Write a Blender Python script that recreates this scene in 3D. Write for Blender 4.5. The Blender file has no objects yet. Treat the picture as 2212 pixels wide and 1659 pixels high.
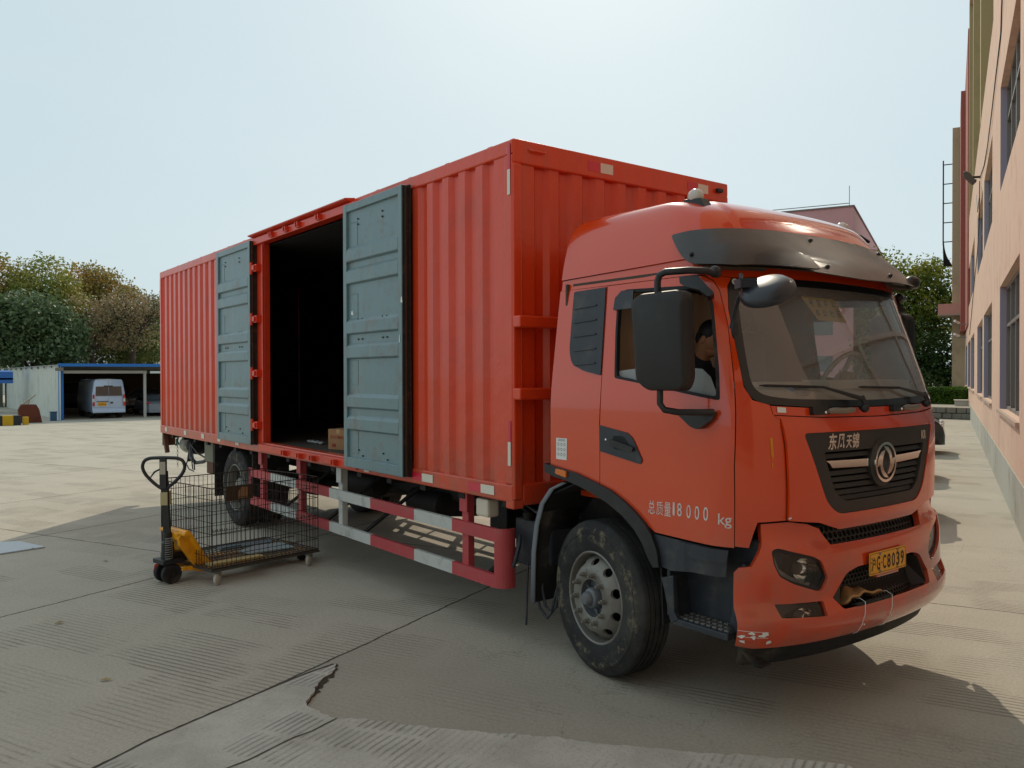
import bpy, math, random
import numpy as np
from math import sin, cos, pi, radians, sqrt
from mathutils import Vector, Matrix
from mathutils.geometry import delaunay_2d_cdt
random.seed(7); np.random.seed(7)
SC = bpy.context.scene
COL = SC.collection

# ------------------------------------------------------------------ camera, world, sun, exposure
CAMP = (4.1507, -5.0454, 2.0641); YAW = radians(142.7008); PITCH = radians(-.5903); ROLL = radians(-.1533)
cam = bpy.data.cameras.new('camera'); cob = bpy.data.objects.new('camera', cam); COL.objects.link(cob)
fw = Vector((cos(PITCH)*cos(YAW), cos(PITCH)*sin(YAW), sin(PITCH)))
rt = Vector((sin(YAW), -cos(YAW), 0)); up = rt.cross(fw)
r2 = rt*cos(ROLL)+up*sin(ROLL); u2 = -rt*sin(ROLL)+up*cos(ROLL)
cob.matrix_world = Matrix(((r2.x, u2.x, -fw.x, CAMP[0]), (r2.y, u2.y, -fw.y, CAMP[1]), (r2.z, u2.z, -fw.z, CAMP[2]), (0, 0, 0, 1)))
cam.sensor_width = 36; cam.lens = 36*1780/2212; cam.clip_end = 3000; cam.clip_start = .05
SC.camera = cob

SUN_M, SUN_K = .93, .87            # metres of shadow per metre of height along +x and -y
SUN_EL = math.atan(1/math.hypot(SUN_M, SUN_K)); SUN_AZ = math.atan2(SUN_K, -SUN_M)
w = bpy.data.worlds.new("World"); SC.world = w; w.use_nodes = True
nt = w.node_tree; bg = nt.nodes['Background']
sky = nt.nodes.new('ShaderNodeTexSky'); sky.sky_type = 'NISHITA'; sky.sun_disc = False
sky.sun_elevation = SUN_EL; sky.sun_rotation = (pi/2-SUN_AZ) % (2*pi)
sky.air_density = 1.0; sky.dust_density = 3.0; sky.ozone_density = 1.5
hz = nt.nodes.new('ShaderNodeMixRGB'); hz.inputs[0].default_value = .90
tcw = nt.nodes.new('ShaderNodeTexCoord'); mpw = nt.nodes.new('ShaderNodeMapping'); mpw.inputs['Scale'].default_value = (1, 1, 3.5); nzw = nt.nodes.new('ShaderNodeTexNoise'); nzw.inputs['Scale'].default_value = 2.2; nzw.inputs['Detail'].default_value = 6
nt.links.new(tcw.outputs['Generated'], mpw.inputs['Vector']); nt.links.new(mpw.outputs[0], nzw.inputs['Vector'])
clw = nt.nodes.new('ShaderNodeMixRGB'); clw.inputs[1].default_value = (6.2, 7.7, 8.3, 1); clw.inputs[2].default_value = (6.9, 8.2, 8.6, 1); nt.links.new(nzw.outputs[0], clw.inputs[0]); nt.links.new(clw.outputs[0], hz.inputs[2])
nt.links.new(sky.outputs[0], hz.inputs[1]); nt.links.new(hz.outputs[0], bg.inputs[0])
bg.inputs[1].default_value = .095
sl = bpy.data.lights.new('sun', 'SUN'); sl.energy = 2.35; sl.angle = radians(.6); sl.color = (1, .87, .69)
so = bpy.data.objects.new('sun', sl); COL.objects.link(so)
so.rotation_euler = Vector((-SUN_M, SUN_K, 1)).to_track_quat('Z', 'Y').to_euler()
SC.view_settings.view_transform = 'Standard'; SC.view_settings.look = 'None'
SC.view_settings.exposure = 0; SC.view_settings.gamma = 1

# ------------------------------------------------------------------ helpers
def L(c, g=2.2):
    if isinstance(c, str): c = tuple(int(c[i:i+2], 16)/255 for i in (0, 2, 4))
    return tuple((v/12.92 if v <= .04045 else ((v+.055)/1.055)**2.4) for v in c)+(1,)

class NT:
    def __init__(s, m): s.t = m.node_tree; s.n = s.t.nodes
    def add(s, ty, **kw):
        n = s.n.new(ty)
        for k, v in kw.items():
            if k.startswith('i_'): n.inputs[k[2:].replace('_', ' ')].default_value = v
            else: setattr(n, k, v)
        return n
    def link(s, a, b): s.t.links.new(a, b)
    def math(s, op, a, b=None, c=None, clamp=False):
        n = s.n.new('ShaderNodeMath'); n.operation = op; n.use_clamp = clamp
        for i, v in enumerate((a, b, c)):
            if v is None: continue
            if isinstance(v, (int, float)): n.inputs[i].default_value = v
            else: s.link(v, n.inputs[i])
        return n.outputs[0]
    def noise(s, vec, scale, detail=4, rough=.55, dist=0):
        n = s.n.new('ShaderNodeTexNoise'); n.inputs['Scale'].default_value = scale; n.inputs['Detail'].default_value = detail
        n.inputs['Roughness'].default_value = rough; n.inputs['Distortion'].default_value = dist
        if vec is not None: s.link(vec, n.inputs['Vector'])
        return n.outputs[0]
    def ramp(s, fac, lo, hi):
        n = s.n.new('ShaderNodeMapRange'); n.inputs[1].default_value = lo; n.inputs[2].default_value = hi; n.interpolation_type = 'SMOOTHSTEP'
        s.link(fac, n.inputs[0]); return n.outputs[0]
    def mix(s, fac, a, b, mode='MIX'):
        n = s.n.new('ShaderNodeMixRGB'); n.blend_type = mode
        for i, v in enumerate((fac, a, b)):
            if isinstance(v, (int, float)): n.inputs[i].default_value = v
            elif isinstance(v, tuple): n.inputs[i].default_value = v
            else: s.link(v, n.inputs[i])
        return n.outputs[0]
    def map(s, vec, scale=(1, 1, 1), rot=(0, 0, 0), loc=(0, 0, 0)):
        n = s.n.new('ShaderNodeMapping'); n.inputs['Scale'].default_value = scale; n.inputs['Rotation'].default_value = rot; n.inputs['Location'].default_value = loc
        s.link(vec, n.inputs['Vector']); return n.outputs[0]
    def bump(s, h, strength, dist=.01):
        n = s.n.new('ShaderNodeBump'); n.inputs['Strength'].default_value = strength; n.inputs['Distance'].default_value = dist
        s.link(h, n.inputs['Height']); s.link(n.outputs[0], s.n['Principled BSDF'].inputs['Normal']); return n
    def coord(s): return s.n.new('ShaderNodeTexCoord').outputs['Object']

MATS = {}
def mat(name, col, rough=.6, metal=0, coat=0, var=.12, vs=3., dirt=None, dirt_amt=.4, ds=1.5, low=None, low_z=(1.0, 1.6), bump=0, bs=40, spec=.5, streak=None, rv=.1):
    """procedural material: base colour with noise variation, patches of dirt, dustier low down, vertical streaks, bump"""
    if name in MATS: return MATS[name]
    m = bpy.data.materials.new(name); m.use_nodes = True; MATS[name] = m; t = NT(m); p = t.n['Principled BSDF']
    c = L(col) if isinstance(col, str) else tuple(col)+(1,)
    o = t.coord()
    n1 = t.noise(o, vs, 5, .6)
    cc = t.mix(t.math('MULTIPLY', t.ramp(n1, .3, .7), var*2, clamp=True), tuple(min(1, v*(1+var)) for v in c[:3])+(1,), tuple(v*(1-var) for v in c[:3])+(1,))
    if dirt:
        d = t.ramp(t.noise(o, ds, 8, .7), .48, .72)
        cc = t.mix(t.math('MULTIPLY', d, dirt_amt), cc, L(dirt))
    if streak:
        d = t.ramp(t.noise(t.map(o, (9, 9, .35)), 1, 6, .65), .52, .75)
        cc = t.mix(t.math('MULTIPLY', d, streak[1]), cc, L(streak[0]))
    if low:
        sp = t.add('ShaderNodeSeparateXYZ'); t.link(o, sp.inputs[0])
        f = t.add('ShaderNodeMapRange', interpolation_type='SMOOTHSTEP'); t.link(sp.outputs[2], f.inputs[0])
        f.inputs[1].default_value = low_z[1]; f.inputs[2].default_value = low_z[0]
        f2 = t.math('MULTIPLY', f.outputs[0], t.math('ADD', .25, t.ramp(t.noise(o, 4, 6, .65), .35, .7)), clamp=True)
        cc = t.mix(t.math('MULTIPLY', f2, low[1]), cc, L(low[0]))
    t.link(cc, p.inputs['Base Color'])
    p.inputs['Metallic'].default_value = metal; p.inputs['Coat Weight'].default_value = coat; p.inputs['Coat Roughness'].default_value = .035
    p.inputs['Specular IOR Level'].default_value = spec
    r = t.math('ADD', rough-rv/2, t.math('MULTIPLY', t.noise(o, vs*2.3, 4), rv)); t.link(r, p.inputs['Roughness'])
    if bump: t.bump(t.noise(o, bs, 5, .6), bump, .01 if bs > 5 else .05)
    return m

class MB:
    def __init__(s): s.v = []; s.f = []; s.m = []; s.cm = 0
    def add(s, vs, fs):
        o = len(s.v); s.v += [tuple(v) for v in vs]; s.f += [tuple(i+o for i in f) for f in fs]; s.m += [s.cm]*len(fs); return s
    def box(s, c, d, R=None):
        x, y, z = d[0]/2, d[1]/2, d[2]/2
        vs = [Vector((a*x, b*y, e*z)) for a in (-1, 1) for b in (-1, 1) for e in (-1, 1)]
        if R is not None: vs = [R @ v for v in vs]
        return s.add([v+Vector(c) for v in vs], [(0, 1, 3, 2), (4, 6, 7, 5), (0, 4, 5, 1), (2, 3, 7, 6), (0, 2, 6, 4), (1, 5, 7, 3)])
    def bb(s, x0, x1, y0, y1, z0, z1): return s.box(((x0+x1)/2, (y0+y1)/2, (z0+z1)/2), (abs(x1-x0), abs(y1-y0), abs(z1-z0)))
    def prism(s, pts, ext):
        n = len(pts); a = [Vector(p) for p in pts]; b = [p+Vector(ext) for p in a]
        return s.add(a+b, [tuple(range(n)), tuple(range(2*n-1, n-1, -1))]+[(i, i+n, (i+1) % n+n, (i+1) % n) for i in range(n)])
    def tube(s, pts, r, n=8, closed=False, caps=True):
        P = [Vector(p) for p in pts]; N = len(P); vs = []; prev = None
        for i, p in enumerate(P):
            a = P[i-1] if (i > 0 or closed) else p; b = P[(i+1) % N] if (i < N-1 or closed) else p
            t = (b-a); t = t.normalized() if t.length > 1e-9 else Vector((0, 0, 1))
            if prev is None:
                e = Vector((0, 0, 1)) if abs(t.z) < .9 else Vector((1, 0, 0)); nrm = t.cross(e).normalized()
            else: nrm = (prev-t*prev.dot(t)).normalized()
            prev = nrm; bn = t.cross(nrm); rr = r[i] if isinstance(r, (list, tuple)) else r
            vs += [p+(nrm*cos(2*pi*k/n)+bn*sin(2*pi*k/n))*rr for k in range(n)]
        fs = []
        for i in range(N if closed else N-1):
            j = (i+1) % N
            fs += [(i*n+k, i*n+(k+1) % n, j*n+(k+1) % n, j*n+k) for k in range(n)]
        if caps and not closed: fs += [tuple(range(n-1, -1, -1)), tuple((N-1)*n+k for k in range(n))]
        return s.add(vs, fs)
    def lathe(s, prof, M=None, n=32, a0=0, a1=2*pi):
        """profile (radius, height) turned about local Y"""
        M = M or Matrix.Identity(4); full = abs(a1-a0-2*pi) < 1e-6; k = n if full else n+1
        vs = [M @ Vector((r*cos(a0+(a1-a0)*i/n), h, r*sin(a0+(a1-a0)*i/n))) for i in range(k) for r, h in prof]; m = len(prof)
        fs = [(i*m+j, ((i+1) % k)*m+j, ((i+1) % k)*m+j+1, i*m+j+1) for i in range(n if full else n) for j in range(m-1)]
        return s.add(vs, fs)
    def ball(s, c, r, n=12, R=None):
        rx, ry, rz = (r, r, r) if isinstance(r, (int, float)) else r
        vs = []; fs = []
        for i in range(n+1):
            for j in range(2*n):
                v = Vector((rx*sin(pi*i/n)*cos(pi*j/n), ry*sin(pi*i/n)*sin(pi*j/n), rz*cos(pi*i/n)))
                vs.append((R @ v if R is not None else v)+Vector(c))
        for i in range(n):
            for j in range(2*n):
                fs.append((i*2*n+j, (i+1)*2*n+j, (i+1)*2*n+(j+1) % (2*n), i*2*n+(j+1) % (2*n)))
        return s.add(vs, fs)
    def grid(s, fn, us, vs_, closed_u=False):
        a = len(us); b = len(vs_); V = [fn(u, v) for u in us for v in vs_]
        return s.add(V, [(i*b+j, ((i+1) % a)*b+j, ((i+1) % a)*b+j+1, i*b+j+1) for i in range(a if closed_u else a-1) for j in range(b-1)])
    def build(s, name, mats, parent=None, smooth=None, bevel=0, loc=None, rz=0, thick=0, seg=2):
        me = bpy.data.meshes.new(name); me.from_pydata(s.v, [], s.f); me.validate(); me.update()
        mats = mats if isinstance(mats, (list, tuple)) else [mats]
        for m in mats: me.materials.append(m)
        if len(mats) > 1 and len(me.polygons) == len(s.m): me.polygons.foreach_set('material_index', s.m)
        o = bpy.data.objects.new(name, me); COL.objects.link(o)
        if parent: o.parent = parent
        if loc is not None: o.location = loc
        o.rotation_euler.z = rz
        import bmesh
        b = bmesh.new(); b.from_mesh(me); bmesh.ops.remove_doubles(b, verts=b.verts, dist=1e-5); bmesh.ops.recalc_face_normals(b, faces=b.faces); b.to_mesh(me); b.free()
        if smooth is not None:
            me.polygons.foreach_set('use_smooth', [True]*len(me.polygons)); me.set_sharp_from_angle(angle=radians(smooth))
        if thick:
            q = o.modifiers.new('thickness', 'SOLIDIFY'); q.thickness = thick; q.offset = 0
        if bevel:
            q = o.modifiers.new('edges', 'BEVEL'); q.width = bevel; q.segments = seg; q.limit_method = 'ANGLE'; q.angle_limit = radians(40)
        return o

def tag(o, label=None, cat=None, group=None, kind=None):
    for k, v in (('label', label), ('category', cat), ('group', group), ('kind', kind)):
        if v: o[k] = v
    return o
def thing(name, label, cat, loc=(0, 0, 0), rz=0, group=None):
    o = bpy.data.objects.new(name, None); COL.objects.link(o); o.location = loc; o.rotation_euler.z = rz; o.empty_display_size = .2
    return tag(o, label, cat, group)
def copy_tree(o, parent=None):
    c = o.copy(); COL.objects.link(c); c.parent = parent
    for ch in list(o.children): copy_tree(ch, c)
    return c
def RZ(a): return Matrix.Rotation(a, 3, 'Z')
def frange(a, b, n): return [a+(b-a)*i/(n-1) for i in range(n)]
def rpoly(pts, r, n=4):
    """round the corners of a 2-D polygon; r a number or one radius per corner"""
    out = []; N = len(pts)
    for i in range(N):
        p = Vector(pts[i]); a = Vector(pts[i-1]); b = Vector(pts[(i+1) % N]); rr = r[i] if isinstance(r, (list, tuple)) else r
        d1 = a-p; d2 = b-p; q = min(rr, d1.length*.45, d2.length*.45)
        if q < 1e-5: out.append((p.x, p.y)); continue
        s = p+d1.normalized()*q; e = p+d2.normalized()*q
        for k in range(n+1):
            t = k/n; v = s*(1-t)**2+p*2*t*(1-t)+e*t*t; out.append((v.x, v.y))
    return out
def inside(p, poly):
    x, y = p; c = False; j = len(poly)-1
    for i in range(len(poly)):
        xi, yi = poly[i]; xj, yj = poly[j]
        if (yi > y) != (yj > y) and x < (xj-xi)*(y-yi)/(yj-yi)+xi: c = not c
        j = i
    return c
def dens(poly, st):
    out = []
    for i in range(len(poly)):
        a = Vector(poly[i]); b = Vector(poly[(i+1) % len(poly)]); n = max(1, int((b-a).length/st+.5))
        out += [tuple(a.lerp(b, k/n)) for k in range(n)]
    return out
def sheet(mb, outer, holes, fn, step=.06, thick=0.):
    """fill polygon-with-holes by a triangle mesh; fn(u,v,depth) places a point; thick adds a rim going inward"""
    loops = [dens(outer, step)]+[dens(h, step) for h in holes]
    vs = []; es = []
    for l in loops:
        o = len(vs); vs += [Vector(p) for p in l]; es += [(o+i, o+(i+1) % len(l)) for i in range(len(l))]
    xs = [p[0] for p in loops[0]]; ys = [p[1] for p in loops[0]]
    x = min(xs)+step/2
    while x < max(xs):
        y = min(ys)+step/2
        while y < max(ys):
            q = (x, y)
            if inside(q, loops[0]) and not any(inside(q, h) for h in loops[1:]): 
                if min((Vector(q)-v).length_squared for v in vs[:es[-1][0]+1]) > (step*.4)**2: vs.append(Vector(q))
            y += step
        x += step
    V, _, F, *_ = delaunay_2d_cdt(vs, es, [], 0, 1e-6)
    fs = []
    for f in F:
        c = (sum(V[i].x for i in f)/len(f), sum(V[i].y for i in f)/len(f))
        if inside(c, loops[0]) and not any(inside(c, h) for h in loops[1:]): fs.append(tuple(f))
    mb.add([fn(v.x, v.y, 0) for v in V], fs)
    if thick:
        for l in loops:
            n = len(l); mb.add([fn(p[0], p[1], 0) for p in l]+[fn(p[0], p[1], thick) for p in l], [(i, (i+1) % n, (i+1) % n+n, i+n) for i in range(n)])
    return mb
_tx = {}
def text(mb, body, fn, w=None, h=None, thick=.002, bold=0, center=True):
    """lettering as mesh, fitted to width w / height h around (0,0), placed by fn(x,y,depth)"""
    if (body, bold) not in _tx:
        cu = bpy.data.curves.new('lettering', 'FONT'); cu.body = body; cu.offset = bold; cu.resolution_u = 3
        o = bpy.data.objects.new('lettering', cu); COL.objects.link(o)
        dg = bpy.context.evaluated_depsgraph_get(); me = bpy.data.meshes.new_from_object(o.evaluated_get(dg))
        _tx[(body, bold)] = ([tuple(v.co[:2]) for v in me.vertices], [tuple(p.vertices) for p in me.polygons])
        bpy.data.meshes.remove(me); bpy.data.objects.remove(o); bpy.data.curves.remove(cu)
    V, F = _tx[(body, bold)]
    if not V: return mb
    x0 = min(v[0] for v in V); x1 = max(v[0] for v in V); y0 = min(v[1] for v in V); y1 = max(v[1] for v in V)
    sx = w/(x1-x0) if w else None; sy = h/(y1-y0) if h else None; sx = sx or sy; sy = sy or sx
    P = [((v[0]-(x0+x1)/2)*sx, (v[1]-(y0+y1)/2)*sy) for v in V]
    mb.add([fn(p[0], p[1], thick) for p in P], F)
    return mb
def spline(xs,ys):
    xs=np.array(xs,float);ys=np.array(ys,float);n=len(xs);d=np.diff(ys)/np.diff(xs)
    m=np.zeros(n);m[0]=d[0];m[-1]=d[-1]
    for i in range(1,n-1):
        if d[i-1]*d[i]>0:
            w1=2*(xs[i+1]-xs[i])+(xs[i]-xs[i-1]);w2=(xs[i+1]-xs[i])+2*(xs[i]-xs[i-1])
            m[i]=(w1+w2)/(w1/d[i-1]+w2/d[i])
    def f(x):
        x=min(max(x,xs[0]),xs[-1]);i=min(max(int(np.searchsorted(xs,x))-1,0),n-2);h=xs[i+1]-xs[i];t=(x-xs[i])/h
        return ((1+2*t)*(1-t)**2*ys[i]+t*(1-t)**2*h*m[i]+t*t*(3-2*t)*ys[i+1]+t*t*(t-1)*h*m[i+1])
    return f
class Shell:
    """plan curve (x,y) mirrored in y, stretched by tables over z"""
    def __init__(s,plan,zt,xr0=-.42):
        # plan: list (x,y) from front centre to rear, y>=0 ; dense Catmull
        P=[np.array(p,float) for p in plan];Q=[np.array([plan[1][0],-plan[1][1]])]+P+[2*P[-1]-P[-2]]
        pts=[]
        for i in range(1,len(Q)-2):
            for k in range(24):
                t=k/24;a,b,c,d=Q[i-1],Q[i],Q[i+1],Q[i+2]
                pts.append(.5*((2*b)+(c-a)*t+(2*a-5*b+4*c-d)*t*t+(3*b-a-3*c+d)*t**3))
        pts.append(P[-1]);s.p=np.array(pts);s.L=np.concatenate([[0],np.cumsum(np.hypot(*np.diff(s.p,axis=0).T))])
        s.xr0=xr0;s.xf0=plan[0][0]
        z=[r[0] for r in zt];s.fr=spline(z,[r[1] for r in zt]);s.ff=spline(z,[r[2] for r in zt]);s.fw=spline(z,[r[3] for r in zt])
    def base(s,u):
        a=abs(u);x=np.interp(a,s.L,s.p[:,0]);y=np.interp(a,s.L,s.p[:,1])
        if a>s.L[-1]: x=s.p[-1,0]-(a-s.L[-1])
        return x,(y if u>=0 else -y)
    def P0(s,u,z):
        x,y=s.base(u);r=s.fr(z);f=s.ff(z)
        return np.array([r+(x-s.xr0)/(s.xf0-s.xr0)*(f-r),y*s.fw(z),z])
    def N(s,u,z):
        e=.01;a=s.P0(u+e,z)-s.P0(u-e,z);b=s.P0(u,z+e)-s.P0(u,z-e);n=np.cross(a,b);n/=np.linalg.norm(n)+1e-9
        c=s.P0(u,z)-np.array([.3,0,z])
        return n if n@c>0 else -n
    def P(s,u,z,off=0.):
        p=s.P0(u,z)
        o=off(u,z) if callable(off) else off
        return p+s.N(u,z)*o if o else p
PLAN=[(1.40,0),(1.385,.38),(1.345,.70),(1.285,.92),(1.195,1.085),(1.09,1.17),(.96,1.2),(.5,1.2),(-.42,1.2)]
CAB=Shell(PLAN,[(.9,-.42,1.38,1),(1.07,-.42,1.39,1),(1.5,-.42,1.40,1),(1.82,-.42,1.39,1),(1.93,-.42,1.37,.995),(2.25,-.42,1.27,.965),(2.6,-.42,1.15,.928),(2.7,-.42,1.115,.917),(2.85,-.42,1.04,.895),(3.0,-.42,.95,.862),(3.10,-.40,.86,.832),(3.16,-.35,.75,.80),(3.19,-.28,.64,.76),(3.205,-.2,.52,.70)])
BPLAN=[(1.44,0),(1.425,.38),(1.38,.70),(1.31,.95),(1.22,1.125),(1.10,1.205),(.97,1.225),(.6,1.225)]
BUMP=Shell(BPLAN,[(.45,.6,1.38,.975),(.5,.6,1.43,.985),(.56,.6,1.475,1),(.64,.6,1.485,1.0),(.68,.6,1.47,1),(.74,.6,1.44,1),(.95,.6,1.43,.995),(1.04,.6,1.42,.98),(1.13,.6,1.385,.965),(1.2,.6,1.38,.96)],xr0=.6)
VIS=lambda u,z: .02+.16*min(max((3.0-z)/.4,0),1)**1.2
# ------------------------------------------------------------------ materials
M = {}
M['cab'] = mat('cab_paint', 'd23e05', .22, coat=.9, var=.06, low=('8f6a58', .42), low_z=(.8, 1.35), dirt='a85a44', dirt_amt=.10, ds=2.2)
M['front'] = M['cab']
M['box'] = mat('box_paint', 'd44018', .34, coat=.25, var=.09, vs=1.2, low=('93604f', .5), low_z=(1.05, 1.75), dirt='a03a28', dirt_amt=.4, ds=1.1, streak=('b4604e', .45), bump=.5, bs=1.6)
M['post'] = mat('door_post_paint', 'd23a1c', .4, coat=.2, var=.1, dirt='7a3527', dirt_amt=.4, ds=4)
M['guard'] = mat('guard_red', 'b04246', .55, var=.15, dirt='9c6a62', dirt_amt=.65, ds=5, bump=.05)
M['guardw'] = mat('guard_white', 'bdbfba', .5, var=.08, dirt='7d7a72', dirt_amt=.5, ds=6)
M['black'] = mat('black_plastic', '1b1d20', .42, var=.2, dirt='4a4a48', dirt_amt=.25, ds=6)
M['grey'] = mat('grille_plastic', '2f2d2b', .55, var=.1, dirt='4b443c', dirt_amt=.3, ds=7)
M['dusty'] = mat('dusty_plastic', '2c3138', .5, var=.15, dirt='5b5853', dirt_amt=.55, ds=5, streak=('15171a', .5))
M['rubber'] = mat('rubber', '17171a', .75, var=.2, dirt='6a6050', dirt_amt=.5, ds=4, bump=.2, bs=60)
M['chassis'] = mat('chassis_black', '15130f', .7, var=.3, dirt='3d342a', dirt_amt=.6, ds=5, bump=.1)
M['chrome'] = mat('chrome', 'e8e4de', .12, metal=1, var=.02)
M['steel'] = mat('wheel_steel', '7d7a73', .5, metal=.35, var=.15, dirt='5e564a', dirt_amt=.6, ds=7)
M['rust'] = mat('rust', '5c3a28', .8, var=.3, dirt='2e2019', dirt_amt=.6, ds=9)
M['white'] = mat('white_paint', 'e2e2de', .5, var=.04)
M['stencil'] = mat('stencil_paint', 'cfc9c4', .6, var=.12, vs=30, dirt='b5604e', dirt_amt=.6, ds=22)
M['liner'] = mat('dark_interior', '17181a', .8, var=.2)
M['cabin'] = mat('cab_trim', '4a4038', .85, var=.1)
M['refw'] = mat('reflective_white', 'd8d2c4', .35, var=.06, coat=.4)
M['refr'] = mat('reflective_red', 'cc1f3c', .35, var=.06, coat=.4)
M['plateY'] = mat('plate_yellow', 'e8a408', .4, var=.06, dirt='b07c10', dirt_amt=.3, ds=12, coat=.2)
M['ink'] = mat('plate_black', '14120c', .5, var=.1)
M['amber'] = mat('amber_plastic', 'd06812', .2, coat=.6, var=.1)
M['gdoor'] = mat('door_inner_green', '688288', .42, var=.12, vs=2, dirt='6e655c', dirt_amt=.75, ds=5.5, streak=('94948e', .4), coat=.15)
M['gdark'] = mat('door_edge_green', '2c4540', .5, var=.15, dirt='5b5145', dirt_amt=.5, ds=8)
M['cushion'] = mat('seat_fabric', '2c2723', .9, var=.15)
M['dash'] = mat('dashboard', 'c4b9a8', .7, var=.08)
M['curtain'] = mat('beige_curtain', 'c8ab90', .95, var=.12, vs=8, bump=.3, bs=9)
M['cloud'] = mat('cream_plastic', 'cfc7b4', .45, var=.08)

def glass_mat(name, tint=(.82, .86, .84), dust=.06, dcol=(.5, .45, .38), rough=.015, refl=1.):
    m = bpy.data.materials.new(name); m.use_nodes = True; t = NT(m); t.n.remove(t.n['Principled BSDF']); out = t.n['Material Output']
    tr = t.add('ShaderNodeBsdfTransparent'); tr.inputs[0].default_value = tint+(1,)
    gl = t.add('ShaderNodeBsdfGlossy'); gl.inputs['Roughness'].default_value = rough
    fr = t.add('ShaderNodeFresnel'); fr.inputs[0].default_value = 1.52
    mx = t.add('ShaderNodeMixShader'); t.link(t.math('MULTIPLY', fr.outputs[0], refl, clamp=True), mx.inputs[0]); t.link(tr.outputs[0], mx.inputs[1]); t.link(gl.outputs[0], mx.inputs[2])
    df = t.add('ShaderNodeBsdfDiffuse'); df.inputs[0].default_value = dcol+(1,)
    m2 = t.add('ShaderNodeMixShader'); t.link(t.math('MULTIPLY', t.math('ADD', .5, t.noise(t.coord(), 3, 6)), dust), m2.inputs[0])
    t.link(mx.outputs[0], m2.inputs[1]); t.link(df.outputs[0], m2.inputs[2]); t.link(m2.outputs[0], out.inputs[0]); return m
M['glass'] = glass_mat('windscreen_glass', tint=(.95,.96,.95), dust=.22, dcol=(.52,.49,.45), refl=2.3)  # real dust film, raised further to put pale sky reflection into the colour
M['sky_sheen'] = glass_mat('lowered_glass', tint=(.7,.75,.74), dust=.55, dcol=(.48,.52,.52))  # lower pane's sky reflection put into its colour as a pale diffuse mix
M['sglass'] = glass_mat('side_glass', tint=(.9, .93, .92), dust=.03)
M['lens'] = glass_mat('lamp_lens', tint=(.93, .94, .95), dust=.015, refl=1.2)
M['smoke'] = mat('smoked_visor', '211a15', .38, coat=.25, var=.06, dirt='5b4a3c', dirt_amt=.2, ds=3)
M['winglass'] = mat('window_glass', '2f3a3c', .08, coat=.5, var=.15, vs=.5, spec=.8)

# ------------------------------------------------------------------ ground
def rake(t, A, B, h, wid, lo=.45, hi=.95):
    """broom marks laid stroke by stroke: strokes run along A, rows step along B"""
    r = t.math('DIVIDE', B, h); row = t.math('FLOOR', r); w1 = t.add('ShaderNodeTexWhiteNoise', noise_dimensions='1D'); t.link(row, w1.inputs['W'])
    c = t.math('ADD', t.math('DIVIDE', A, wid), t.math('MULTIPLY', w1.outputs[0], 3.7)); cell = t.math('FLOOR', c)
    cb = t.add('ShaderNodeCombineXYZ'); t.link(cell, cb.inputs[0]); t.link(row, cb.inputs[1]); w2 = t.add('ShaderNodeTexWhiteNoise', noise_dimensions='2D'); t.link(cb.outputs[0], w2.inputs['Vector'])
    fa = t.math('SUBTRACT', c, cell); ed = t.math('MULTIPLY', t.ramp(fa, .0, .12), t.math('SUBTRACT', 1, t.ramp(fa, .86, 1)))
    return t.math('MULTIPLY', t.ramp(w2.outputs[0], lo, hi), ed)
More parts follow.
